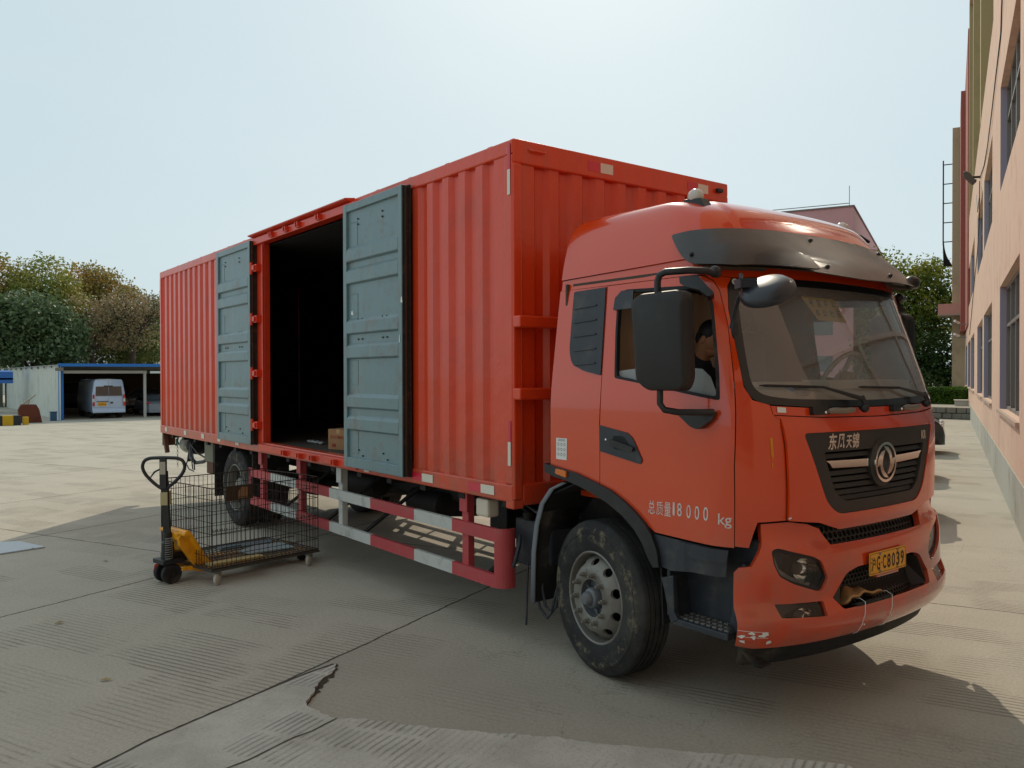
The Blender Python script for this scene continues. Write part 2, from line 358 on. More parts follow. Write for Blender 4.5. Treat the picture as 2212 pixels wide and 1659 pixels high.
def ground_mat():
    m = bpy.data.materials.new('concrete_yard'); m.use_nodes = True; t = NT(m); p = t.n['Principled BSDF']; o = t.coord()
    sp = t.add('ShaderNodeSeparateXYZ'); t.link(t.map(o, rot=(0, 0, radians(-24.7))), sp.inputs[0]); W = sp.outputs[0]; T = sp.outputs[1]
    big = t.noise(o, .22, 6, .6); mid = t.noise(o, 1.7, 7, .65); fine = t.noise(o, 45, 6, .7)
    st = t.noise(t.map(o, (.6, 3.5, 1), rot=(0, 0, radians(-24.7))), 1.3, 6, .6)
    c = t.mix(t.ramp(big, .3, .7), L('c5c1b5'), L('b8b3a6'))
    c = t.mix(t.math('MULTIPLY', t.ramp(mid, .35, .75), .38), c, L('a3a097'))
    c = t.mix(t.math('MULTIPLY', t.ramp(st, .5, .8), .22), c, L('d2cec2'))
    c = t.mix(t.math('MULTIPLY', t.ramp(t.noise(o, .8, 8, .7), .6, .72), .35), c, L('7a756c'))
    c = t.mix(.5, c, t.mix(t.ramp(fine, .25, .75), L('98948a'), L('d0cabd')))
    # raked grooves in patches, running across the slabs
    wig = t.math('MULTIPLY', t.noise(o, 2.5, 2), .03)
    g = t.math('PINGPONG', t.math('ADD', T, wig), .0265); g = t.math('SUBTRACT', 1, t.math('MULTIPLY', g, 1/.0265)); g = t.math('POWER', g, 2.6)
    pm = rake(t, t.math('ADD', W, t.math('MULTIPLY', t.noise(o, 1.1, 2), .5)), t.math('ADD', T, t.math('MULTIPLY', t.noise(o, .8, 2), .35)), .37, 1.25, .22, .85)
    pm = t.math('MULTIPLY', pm, t.ramp(t.noise(o, 1.6, 5, .65), .28, .58))
    smooth_ = t.math('MULTIPLY', t.math('GREATER_THAN', W, -2.31), t.math('SUBTRACT', 1, t.ramp(T, -1.7, -.6)))
    c = t.mix(t.math('MULTIPLY', smooth_, .30), c, L('7b7871'))
    gm = t.math('MULTIPLY', t.math('MULTIPLY', g, pm), t.math('SUBTRACT', 1, t.math('MULTIPLY', smooth_, .75)))
    c = t.mix(t.math('MULTIPLY', gm, .62), c, L('4a463e'))
    # slab joints
    wj = t.math('MULTIPLY', t.math('SUBTRACT', t.noise(o, 3.5, 5, .7), .5), .06)
    def joint(coord, off, per, wid):
        a = t.math('ADD', t.math('ADD', coord, wj), off); a = t.math('PINGPONG', a, per/2)
        return t.math('SUBTRACT', 1, t.ramp(a, wid*.4, wid))
    far = t.math('LESS_THAN', W, -5.6); near = t.math('GREATER_THAN', W, -1.9)
    jw = t.math('MULTIPLY', joint(W, 2.31+32.2, 3.22, .014), t.math('SUBTRACT', 1, near))
    j1 = t.math('MULTIPLY', joint(T, 54-.28, 5.4, .012), far); j2 = t.math('MULTIPLY', joint(T, 60-2.0, 60, .012), t.math('SUBTRACT', 1, far))
    j = t.math('MAXIMUM', jw, t.math('MAXIMUM', j1, j2))
    c = t.mix(t.math('MULTIPLY', j, .85), c, L('26231e'))
    cr = t.noise(o, .9, 9, .62, .4); cr = t.math('ABSOLUTE', t.math('SUBTRACT', cr, .5)); cr = t.math('SUBTRACT', 1, t.ramp(cr, .0006, .0022))
    cr = t.math('MULTIPLY', cr, t.ramp(t.noise(o, .35, 2), .52, .6)); c = t.mix(t.math('MULTIPLY', cr, .5), c, L('2f2b26'))
    c = t.mix(1.0, c, (.88, .86, .82, 1), 'MULTIPLY')
    t.link(c, p.inputs['Base Color']); p.inputs['Roughness'].default_value = .88; p.inputs['Specular IOR Level'].default_value = .3
    h = t.math('SUBTRACT', t.math('ADD', t.math('MULTIPLY', fine, .35), t.math('MULTIPLY', mid, .6)), t.math('ADD', t.math('MULTIPLY', gm, .9), t.math('MULTIPLY', j, 1.6)))
    t.bump(h, .55, .012); return m
M['ground'] = ground_mat()
g = MB(); g.add([(-400, -300, 0), (300, -300, 0), (300, 500, 0), (-400, 500, 0)], [(0, 1, 2, 3)])
tag(g.build('ground', M['ground']), kind='structure')
# the broken slab in the foreground, a few centimetres proud of the smooth one
def slab():
    m = bpy.data.materials.new('foreground_slab'); m.use_nodes = True; t = NT(m); p = t.n['Principled BSDF']; o = t.coord()
    sp = t.add('ShaderNodeSeparateXYZ'); t.link(t.map(o, rot=(0, 0, radians(-24.7))), sp.inputs[0])
    c = t.mix(t.ramp(t.noise(o, 2.2, 7, .65), .35, .7), L('bfbbb0'), L('a9a59a')); c = t.mix(t.math('MULTIPLY', t.ramp(t.noise(o, 60, 6, .7), .5, .75), .6), c, L('77746a'))
    c = t.mix(t.math('MULTIPLY', t.ramp(t.noise(o, 5, 7, .75), .58, .7), .4), c, L('807e68'))
    g = t.math('PINGPONG', t.math('ADD', sp.outputs[0], t.math('MULTIPLY', t.noise(o, 6, 2), .02)), .024); g = t.math('POWER', t.math('SUBTRACT', 1, t.math('MULTIPLY', g, 1/.024)), 2.5)
    pm = t.math('MULTIPLY', rake(t, t.math('ADD', sp.outputs[1], t.math('MULTIPLY', t.noise(o, 2, 2), .2)), sp.outputs[0], .46, .30, .35, .8), t.ramp(t.noise(o, 3, 4), .25, .6))
    gm = t.math('MULTIPLY', g, pm); c = t.mix(t.math('MULTIPLY', gm, .6), c, L('35312a'))
    t.link(c, p.inputs['Base Color']); p.inputs['Roughness'].default_value = .9
    t.bump(t.math('SUBTRACT', t.noise(o, 45, 6, .7), gm), .6, .012); return m
edge = [(-1.29, -2.49), (-1.16, -2.56), (-1.06, -2.71), (-.93, -2.80), (-.81, -2.90), (-.70, -2.97), (-.60, -2.99), (-.44, -2.96), (-.345, -2.93), (-.24, -2.80), (-.14, -2.72), (0, -2.63), (.09, -2.56), (.25, -2.42), (.41, -2.28), (.52, -2.16), (.56, -2.155), (.63, -2.06), (.74, -2.0), (.84, -1.93), (.98, -1.80), (1.11, -1.69), (1.25, -1.58), (1.39, -1.44), (1.58, -1.26), (1.9, -1.0)]
rr = random.Random(3); ed = []
for i in range(len(edge)-1):
    for k in range(4):
        a, b = Vector(edge[i]), Vector(edge[i+1]); q = a.lerp(b, k/4); ed.append((q.x+rr.uniform(-.012, .012), q.y+rr.uniform(-.012, .012)))
poly = ed+[(3.6, -1.6), (3.6, -7), (.55, -7), (-.62, -4.18), (-.80, -3.86), (-.97, -3.44), (-1.22, -2.80)]
def hgt(x, y):
    d = min(1, max(0, ((x+1.29)*.9+(y+2.49)*.42-(-.0))/.5)); return .006+.03*d
g = MB(); a = [Vector((x, y, hgt(x, y))) for x, y in poly]; n = len(a)
sheet(g, poly, [], lambda x, y, d: (x, y, hgt(x, y)-d*2), .25, thick=.03)
tag(g.build('ground_slab', slab()), kind='structure')

g = MB(); rr = random.Random(8); a = []; c = []
for i in range(36):
    p = Vector(ed[i]); q = Vector(ed[min(i+1, len(ed)-1)]); d = (q-p).normalized() if (q-p).length > 0 else Vector((1, 0)); nn = Vector((-d.y, d.x)); w_ = (.010+.034*math.exp(-((i-9)/5)**2))*rr.uniform(.35, 1.5)
    a.append((p.x-nn.x*.01, p.y-nn.y*.01, .0045)); c.append((p.x+nn.x*w_, p.y+nn.y*w_, .0045))
g.add(a+c, [(i, i+1, i+1+len(a), i+len(a)) for i in range(len(a)-1)])
tag(g.build('ground_crack', mat('crack_dark', '383228', .95, var=.4, vs=25, dirt='6a6252', dirt_amt=.6, ds=30)), kind='structure')
g = MB(); pts = [(-.345, -2.93), (-.31, -3.02), (-.27, -3.12), (-.25, -3.24), (-.2, -3.38), (-.14, -3.53), (-.10, -3.75), (-.02, -4.0), (.05, -4.4)]
g.add([(x-.004-.003*(i % 2), y, hgt(x, y)+.0035) for i, (x, y) in enumerate(pts)]+[(x+.004, y, hgt(x, y)+.0035) for x, y in pts], [(i, i+1, i+1+len(pts), i+len(pts)) for i in range(len(pts)-1)])
tag(g.build('ground_crack', MATS['crack_dark']), kind='structure')
g = MB(); lf = dens([(.55, -7), (-.62, -4.18), (-.80, -3.86), (-.97, -3.44), (-1.22, -2.80), (-1.31, -2.46)], .05); lf = lf[:[i for i, p in enumerate(lf) if p[1] > -2.5][0]]
for w0, w1 in ((-.012, .006),): g.add([(x+w0-.008*rr.random(), y, .0042) for x, y in lf]+[(x+.012, y, hgt(x, y)+.003) for x, y in lf], [(i, i+1, i+1+len(lf), i+len(lf)) for i in range(len(lf)-1)])
tag(g.build('ground_crack', MATS['crack_dark']), kind='structure')

# ------------------------------------------------------------------ the lorry
truck = thing('box_truck', 'large orange red box lorry with open side doors and a grey green door inside', 'truck')
T = truck
X0, X1, YB, ZB, ZT = -10.76, -.79, 1.275, 1.10, 3.85

def corr(mb, p0, ax, length, out, z0, z1, pitch=.248, depth=.036, start=.03):
    """corrugated wall: p0 start point, ax unit direction, out = outward unit vector"""
    prof = [(0, 0)]; s = start
    while s+pitch*.98 < length:
        prof += [(s, 0), (s+.04, -depth), (s+.115, -depth), (s+.155, 0)]; s += pitch
    prof.append((length, 0)); ax = Vector(ax); out = Vector(out); p0 = Vector(p0)
    vs = []
    for a, d in prof:
        q = p0+ax*a+out*d; vs += [(q.x, q.y, z0), (q.x, q.y, z1)]
    mb.add(vs, [(2*i, 2*i+2, 2*i+3, 2*i+1) for i in range(len(prof)-1)])
OX0, OX1 = -5.87, -3.40      # door opening on the right-hand side
cargo = MB()
corr(cargo, (X0+.09, -YB+.012, 0), (1, 0, 0), OX0-.28-(X0+.09), (0, -1, 0), 1.23, 3.74, pitch=.262)
corr(cargo, (OX1+.12, -YB+.012, 0), (1, 0, 0), X1-.1-(OX1+.12), (0, -1, 0), 1.23, 3.74, start=.1)
corr(cargo, (X0+.1, YB-.012, 0), (1, 0, 0), X1-X0-.2, (0, 1, 0), 1.23, 3.74)
cb_ = cargo.build('side_panel', M['box'], T)
fp = MB(); corr(fp, (X1-.012, -YB+.1, 0), (0, 1, 0), 2*YB-.2, (1, 0, 0), 1.23, 3.68, start=.12); fp.build('front_panel', M['box'], T)
rp = MB(); rp.bb(X0, X0+.05, -YB+.06, 0-.01, 1.2, 3.75); rp.bb(X0, X0+.05, .01, YB-.06, 1.2, 3.75); rp.build('rear_door', M['box'], T)
fr = MB()
for sy in (-1, 1):
    y0, y1 = sy*(YB-.05), sy*YB
    fr.bb(X0, X1, y0, y1, 3.735, ZT-.003)                       # top rail
    fr.bb(X0, X1, y0-sy*.05, y1+sy*.006, ZB, 1.235)           # bottom rail
    fr.bb(X1-.10, X1, sy*(YB-.09), sy*YB+sy*.003, 1.235, 3.735); fr.bb(X0, X0+.09, sy*(YB-.09), sy*YB+sy*.003, 1.235, 3.735)
fr.bb(X1-.05, X1+.006, -YB+.01, YB-.01, 3.67, ZT+.004); fr.bb(X1-.05, X1+.008, -YB+.09, YB-.09, ZB-.03, 1.235)
fr.bb(X1-.09, X1+.01, -YB-.004, -YB+.1, ZB-.05, ZB+.02)
for s_ in (-1, 1): fr.bb(X1-.04, X1+.014, s_*(YB-.085), s_*(YB-.002), ZB+.02, 3.667)
fr.build('frame', M['box'], T, bevel=.012)
rf = MB(); rf.bb(X0+.02, X1-.02, -YB+.02, YB-.02, ZT-.03, ZT-.006)
x = X0+.3
while x < X1-.1:
    rf.bb(x, x+.07, -YB+.03, YB-.03, ZT-.006, ZT+.014); x += .62
rf.build('roof', M['box'], T, bevel=.008)
fl = MB(); fl.bb(X0+.03, X1-.04, -YB+.07, YB-.07, 1.15, 1.215); fl.build('cargo_floor', mat('plank_floor', '3c352e', .85, var=.3, vs=6, dirt='5c554d', dirt_amt=.5, ds=3), T)
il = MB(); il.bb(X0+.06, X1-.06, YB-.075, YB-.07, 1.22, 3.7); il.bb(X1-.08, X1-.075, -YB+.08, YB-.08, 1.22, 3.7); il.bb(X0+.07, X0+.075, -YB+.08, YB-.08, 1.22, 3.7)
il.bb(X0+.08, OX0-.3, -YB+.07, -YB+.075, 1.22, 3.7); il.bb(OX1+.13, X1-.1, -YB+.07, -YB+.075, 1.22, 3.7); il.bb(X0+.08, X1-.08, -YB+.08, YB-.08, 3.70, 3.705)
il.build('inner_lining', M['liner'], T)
# door surround
ds = MB()
for x0, x1 in ((OX0-.28, OX0), (OX1, OX1+.12)):
    ds.bb(x0, x1, -YB-.008, -YB+.07, 1.235, 3.72)
ds.bb(OX0-.03, OX0, -YB-.03, -YB-.008, 1.24, 3.70); ds.bb(OX0-.30, OX0-.26, -YB-.05, -YB-.008, 1.24, 3.73)
ds.bb(OX0-.28, OX1+.1, -YB-.055, -YB+.06, 3.715, 3.80)
ds.prism([(OX0-.32, -YB+.02, 3.86), (OX0-.32, -YB-.10, 3.845), (OX0-.32, -YB-.10, 3.83), (OX0-.32, -YB+.02, 3.80)], (OX1-OX0+.30, 0, 0))
ds.bb(OX0-.1, OX1+.1, -YB-.05, -YB-.007, 1.13, 1.215)
ds.build('door_surround', M['post'], T, bevel=.006)
# latch keepers over and under the opening, hinges on the left post
lk = MB()
for x in (-5.45, -5.0, -4.65, -4.1):
    for z in (3.758, 1.165):
        xx = x if z > 2 else x+.35
        for dx in (-.03, .03): lk.bb(xx+dx-.008, xx+dx+.008, -YB-.10, -YB-.05, z-.02, z+.03)
        lk.bb(xx-.045, xx+.045, -YB-.085, -YB-.05, z-.03, z-.015)
lk.build('latch_keeper', M['post'], T)
hb = None
for z in (3.42, 2.78, 2.10, 1.45):
    for x, s_ in ((OX0-.16, 1),):
        h = MB(); h.bb(x-.07, x+.07, -YB-.075, -YB-.005, z-.045, z+.045); h.tube([(x-.07, -YB-.085, z-.075), (x-.07, -YB-.085, z+.075)], .019, 8); h.bb(x-.02, x+.05, -YB-.10, -YB-.06, z-.03, z+.03)
        h.build('hinge', M['post'], T, bevel=.004)
# green inside faces of the folded-back doors
def cargo_door(x0, x1, z0, z1, hinge_right):
    y = -YB-.045
    d = MB(); d.bb(x0+.03, x1-.03, y-.022, y-.008, z0+.03, z1-.03)
    d.cm = 0
    for a in ((x0, x0+.07), (x1-.07, x1)): d.bb(a[0], a[1], y-.05, y+.005, z0, z1)
    d.bb(x0+.07, x1-.07, y-.048, y+.005, z1-.075, z1-.002); d.bb(x0+.07, x1-.07, y-.048, y+.005, z0+.002, z0+.10)
    H = z1-z0
    for a, b in ((.168, .222), (.25, .305), (.442, .495), (.535, .588), (.724, .774), (.806, .858)):
        zt, zb = z1-a*H, z1-b*H
        d.prism([(x0+.07, y-.021, zt+.018), (x0+.07, y-.052, zt-.022), (x0+.07, y-.052, zb+.012), (x0+.07, y-.021, zb-.006)], (x1-x0-.14, 0, 0))
    o = d.build('cargo_door', M['gdoor'], T, bevel=.004, seg=1)
    bo = MB()
    for fx in (.2, .27, .62, .69):
        for fz in (.065, .085, .44, .515, .93, .95):
            if (fx*7+fz*13) % 1 < .62: bo.box((x0+fx*(x1-x0)+.05, y-.028, z1-fz*H), (.014, .014, .014))
    bo.build('bolt', M['black'], o)
    ac = MB()
    for fz in (.12, .39, .64, .90):
        cx = x0+.2; cz = z1-fz*H
        for q in ((cx-.07, cx+.07, cz+.12, cz+.122), (cx-.07, cx+.07, cz-.122, cz-.12), (cx+.069, cx+.071, cz-.12, cz+.12)): ac.bb(q[0], q[1], y-.0245, y-.021, q[2], q[3])
    ac.build('access_cover', M['gdark'], o)
    e = MB(); e.bb(x1+.002, x1+.020, y-.052, y+.035, z0+.01, z1-.01); e.bb(x1+.020, x1+.035, y-.035, y-.02, z0+.02, z1-.02); e.bb(x1-.01, x1+.028, y+.01, y+.03, z0, z1); e.build('door_seal', mat('door_seal', '1c1f1c', .7, var=.3, dirt='6a4a34', dirt_amt=.5, ds=12), o)
    lr = MB(); lr.bb(x1+.0355, x1+.0375, y-.03, y-.025, z0+.02, z1-.02); lr.build('rusty_strip', M['rust'], o)
    if not hinge_right:
        pk = MB()
        for q in ((x0+.18, z1-.42*H, .05, .035), (x1-.05, z1-.535*H, .02, .07), (x1-.02, z1-.40*H, .035, .05)): pk.add([(q[0], y-.0545, q[1]), (q[0]+q[2], y-.0545, q[1]-.01), (q[0]+q[2]*.7, y-.0545, q[1]+q[3]), (q[0]+.01, y-.0545, q[1]+q[3]*.8)], [(0, 1, 2, 3)])
        pk.build('torn_sticker', M['white'], o)
    return o
cargo_door(-7.44, -6.13, 1.195, 3.775, True)
cargo_door(-3.47, -2.29, 1.155, 3.77, False)
# reflective strips
rs = MB(); rw = MB()
def strip(x0, x1, z0, z1, red=False): (rs if red else rw).bb(x0, x1, -YB-.0105, -YB-.0095, z0, z1)
for x in (-10.45, -9.35, -8.45, -7.7, -6.95): strip(x, x+.13, 1.14, 1.21)
for x in (-5.2, -4.25, -3.2): strip(x, x+.1, 1.12, 1.20)
for x in (-2.1, -1.2): strip(x, x+.18, 1.135, 1.205); strip(x-.18, x, 1.135, 1.205, True)
strip(-.84, -.805, 3.43, 3.62); strip(-.84, -.805, 3.62, 3.82, True); strip(-.84, -.805, 1.38, 1.56); strip(-.84, -.805, 1.56, 1.72, True)
for y in (-.37, .84): rs.bb(X1+.0075, X1+.0085, y-.14, y, 3.72, 3.80); rw.bb(X1+.0075, X1+.0085, y, y+.14, 3.72, 3.80)
rw.build('reflective_strip', M['refw'], T); tag(rs.build('reflective_strip', M['refr'], T), label='red reflective strip')
dm = MB(); dm.box((X1+.025, 1.12, 3.77), (.04, .07, .035)); dm.build('marker_lamp', M['black'], T, bevel=.006)
gr = MB(); gr.tube([(X1+.008, -1.12, 3.79), (X1+.03, -1.10, 3.775), (X1+.03, -.98, 3.775), (X1+.008, -.96, 3.79)], .009, 6); gr.build('grab_handle', M['box'], T)
for z in (2.47, 1.925):
    b = MB(); b.bb(X1+.004, X1+.10, -YB-.008, -.35, z-.045, z+.045); b.build('front_rail', M['box'], T, bevel=.012)
sw = MB(); sw.bb(X1-.055, X1-.028, -YB-.0075, -YB-.007, 3.745, 3.79)
sw.build('torn_sticker', M['white'], T)

# chassis
ch = MB()
for s in (-1, 1): ch.bb(-10.4, 1.0, s*.43-.04, s*.43+.04, .80, 1.06)
x = -10.3
while x < -.9: ch.bb(x, x+.09, -1.22, 1.22, 1.04, 1.13); x += .62
ch.bb(-10.5, -.85, -1.0, 1.0, 1.125, 1.14)
for x in (-9.2, -5.2, -2.6): ch.bb(x, x+.2, -.4, .4, .82, 1.0)
ch.build('chassis_rail', M['chassis'], T)
us = MB()
us.tube([(-7.2, 0, .53), (-3.9, 0, .72), (-1.2, 0, .78)], .06, 10)                       # prop shaft
us.lathe([(0, -.2), (.2, -.16), (.24, 0), (.2, .16), (0, .2)], Matrix.Translation((-7.22, 0, .55)), 18)
us.tube([(-7.22, -1.0, .53), (-7.22, 1.0, .53)], .09, 10); us.tube([(0, -.95, .52), (0, .95, .52)], .065, 8)
for s in (-1, 1):
    for k in range(3): us.tube([(-8.0, s*.52, .80-k*.02), (-7.22, s*.52, .66-k*.03), (-6.45, s*.52, .80-k*.02)], .03, 6)
us.bb(-1.6, -.2, -.35, .35, .55, 1.1)
us.build('axle', M['chassis'], T, smooth=40)
def lug(name, fn, m, bev=.02, **kw):
    b = MB(); fn(b); return b.build(name, m, T, bevel=bev, **kw)
lug('fuel_tank', lambda b: b.bb(-3.35, -2.1, .62, 1.18, .42, .98), M['chassis'], .06)
lug('air_tank', lambda b: (b.lathe([(0, -.42), (.12, -.4), (.15, -.34), (.15, .34), (.12, .4), (0, .42)], Matrix.Translation((-4.6, -.55, .82)) @ Matrix.Rotation(pi/2, 4, 'Z'), 16), b.lathe([(0, -.35), (.13, -.3), (.13, .3), (0, .35)], Matrix.Translation((-3.2, -.52, .74)) @ Matrix.Rotation(pi/2, 4, 'Z'), 16)), M['chassis'], 0, smooth=40)
lug('battery_box', lambda b: (b.bb(-1.10, -.80, -1.02, -.70, .56, .93), b.bb(-.79, -.62, -1.05, -.72, .62, .96)), M['dusty'], .02)
lug('valve_block', lambda b: (b.bb(-.60, -.50, -1.0, -.9, .62, .72), b.tube([(-.76, -1.06, .95), (-.76, -1.06, .86)], .02, 8), b.ball((-.9, -1.04, .97), .045, 6), b.bb(-1.75, -1.5, -.8, -.5, .65, 1.0)), M['chassis'], .006)
spd = MB(); spd.lathe([(.22, -.12), (.43, -.14), (.50, -.09), (.50, .09), (.43, .14), (.22, .12)], Matrix.Translation((-3.9, .35, .62)) @ Matrix.Rotation(pi/2, 4, 'X'), 28); spd.build('spare_wheel', M['rubber'], T, smooth=35)
bx = MB(); bx.bb(-1.34, -1.17, -1.24, -1.12, .93, 1.075); bx.build('filter_box', M['cloud'], T, bevel=.02)
for k, (pts, r) in enumerate([([(-.98, -1.06, .80), (-.94, -1.10, .74), (-.96, -1.12, .62), (-.99, -1.12, .56)], .016), ([(-.72, -1.08, .62), (-.71, -1.10, .40), (-.69, -1.10, .30), (-.60, -1.10, .24), (-.52, -1.08, .34), (-.50, -1.05, .6)], .011), ([(-.68, -1.08, .62), (-.66, -1.10, .46), (-.62, -1.10, .33), (-.55, -1.10, .30), (-.52, -1.06, .5)], .011), ([(-.88, -1.06, .60), (-.88, -1.08, .12)], .009), ([(-1.05, -.9, .95), (-1.1, -1.0, 1.03), (-.9, -1.05, 1.05), (-.72, -1.04, .98), (-.7, -1.02, .9)], .014)]):
    h = MB(); h.tube(pts, r, 8); h.build('hose', M['dusty'], T, smooth=60)
# side guards
for s in (-1, 1):
    sgd = thing('', None, None) if False else None
    for zc in (.80, .435):
        segs = [(-6.60, -5.35, 0), (-5.35, -4.95, 1), (-4.95, -4.25, 0), (-4.25, -3.35, 1), (-3.35, -2.45, 0), (-2.45, -1.75, 1), (-1.75, -1.12, 0)]
        if zc < .5: segs = [(-6.30, -5.35, 0)]+segs[1:]
        b = MB(); xs = [-6.60, -5.85, -5.05, -4.15, -3.2, -2.35, -1.72, -1.11]
        for i in range(7):
            b.cm = [0, 1, 0, 1, 0, 1, 0][i]; b.bb(xs[i], xs[i+1], s*1.2-.02, s*1.2+.02, zc-.052, zc+.052)
        b.build('guard_rail', [M['guard'], M['guardw']], T)
    b = MB()
    for i in range(9):
        a0 = i/8*pi/2*1.3; a1 = (i+1)/8*pi/2*1.3
        if i == 8: break
        q = [Vector((-1.11+r*sin(a), s*(1.22-.10)+s*(r*cos(a)), .385)) for a, r in ((a0, .10), (a1, .10), (a1, .08), (a0, .08))]
        b.prism(q, (0, 0, .47))
    b.build('guard_end', M['guard'], T, smooth=30)
    b = MB(); b.bb(-6.62, -6.56, s*1.2-.02, s*1.2+.02, .45, .86); b.build('guard_end', M['guard'], T)
    for x, m, zb in ((-6.24, 'guard', .40), (-5.0, 'guard', .40), (-3.93, 'guardw', .45), (-1.56, 'guard', .40)):
        b = MB(); b.bb(x-.045, x+.045, s*1.16-.03, s*1.16+.03, zb, 1.10); b.bb(x-.055, x+.055, s*1.2-.012, s*1.2+.004, .93, 1.10); b.build('guard_post', M[m], T)
    for x in (-5.6, -4.4, -3.5, -1.3):
        b = MB(); b.tube([(x, s*1.14, .45), (x+.3, s*.5, 1.0)], .022, 6); b.build('guard_brace', M['chassis'], T)
# mudguards, rear lights and the tangle at the tail
for s in (-1, 1):
    b = MB(); b.bb(-6.52, -6.50, s*.70, s*1.23, .30, 1.05) if s > 0 else b.bb(-6.50, -6.48, -1.22, -.72, .52, 1.08)
    b.bb(-8.02, -8.0, min(s*.70, s*1.23), max(s*.70, s*1.23), .32, 1.08)
    b.build('mudflap', M['rubber'], T)
b = MB(); b.bb(-8.65, -8.25, -1.18, -.85, .78, 1.09); b.build('tool_box', mat('dusty_box', '6f6f5e', .7, var=.1, dirt='8c8670', dirt_amt=.4, ds=5), T, bevel=.01)
b = MB(); b.bb(-8.6, -8.3, -1.16, -1.13, .60, .78); b.build('plywood_scrap', mat('ply', '5a3d28', .8, var=.2), T)
b = MB(); b.bb(-10.80, -10.70, -1.24, -1.05, .88, 1.12); b.prism([(-10.78, -1.25, 1.12), (-10.70, -1.25, 1.12), (-10.52, -1.25, .78), (-10.60, -1.25, .76)], (0, .06, 0)); b.build('bumper_bracket', M['rust'], T)
b = MB(); b.ball((-10.0, -1.0, .94), (.16, .18, .15), 8); b.build('air_bag', mat('worn_white', 'a9a9a2', .6, dirt='3c3b38', dirt_amt=.7, ds=5), T, smooth=60)
b = MB(); b.ball((-9.72, -.95, .93), (.17, .2, .15), 8); b.bb(-9.8, -8.9, -.9, -.6, .85, 1.0); b.build('brake_chamber', M['chassis'], T, smooth=40)
for pts, r in (([(-9.6, -1.1, .9), (-9.45, -1.15, .76), (-9.2, -1.15, .70), (-8.9, -1.12, .74), (-8.6, -1.1, .84)], .028), ([(-9.5, -1.1, 1.0), (-9.3, -1.18, .72), (-9.25, -1.18, .60), (-9.15, -1.18, .60), (-9.2, -1.18, .74), (-9.45, -1.15, 1.0)], .010), ([(-9.45, -1.15, .98), (-9.1, -1.15, .86), (-8.7, -1.12, .80)], .014), ([(-9.65, -1.1, .82), (-9.6, -1.18, .65), (-9.45, -1.18, .58), (-9.2, -1.18, .57)], .010), ([(-9.6, -1.1, .78), (-9.7, -1.15, .66), (-9.8, -1.15, .5)], .010), ([(-9.58, -1.1, .95), (-9.62, -1.12, .78), (-9.66, -1.12, .70)], .035)):
    h = MB(); h.tube(pts, r, 7); h.build('hose', M['black'], T, smooth=60)
b = MB()
for i in range(14): b.lathe([(.012, -.004), (.016, 0), (.012, .004)], Matrix.Translation((-10.02, -1.2, 1.05-i*.036)) @ Matrix.Rotation(pi/2*(i % 2), 4, 'Z') @ Matrix.Scale(1.5, 4, (0, 0, 1)), 8)
b.build('chain', M['steel'], T)
b = MB(); b.tube([(-10.08, -1.2, .98), (-10.0, -1.22, 1.03), (-9.95, -1.2, .95), (-10.04, -1.22, .92), (-9.98, -1.2, 1.05)], .014, 6); b.build('cord', mat('green_cord', '2f5a50', .9), T)

# ------------------------------------------------------------------ wheels
def tyre_mat():
    m = mat('tyre', '18181a', .8, var=.2, bump=.15, bs=90); t = NT(m); p = t.n['Principled BSDF']; o = t.coord()
    old = p.inputs['Base Color'].links[0].from_socket
    sp = t.add('ShaderNodeSeparateXYZ'); t.link(o, sp.inputs[0])
    r = t.math('SQRT', t.math('ADD', t.math('POWER', sp.outputs[0], 2), t.math('POWER', sp.outputs[2], 2)))
    band = t.math('MULTIPLY', t.ramp(r, .37, .40), t.math('SUBTRACT', 1, t.ramp(r, .47, .495)))
    d = t.math('MULTIPLY', band, t.ramp(t.noise(o, 9, 9, .8), .50, .62))
    c = t.mix(t.math('MULTIPLY', d, .85), old, L('80745c')); c = t.mix(t.math('MULTIPLY', t.ramp(t.noise(o, 3, 6, .7), .35, .7), .45), c, L('55534c')); t.link(c, p.inputs['Base Color']); return m
M['tyre'] = tyre_mat()
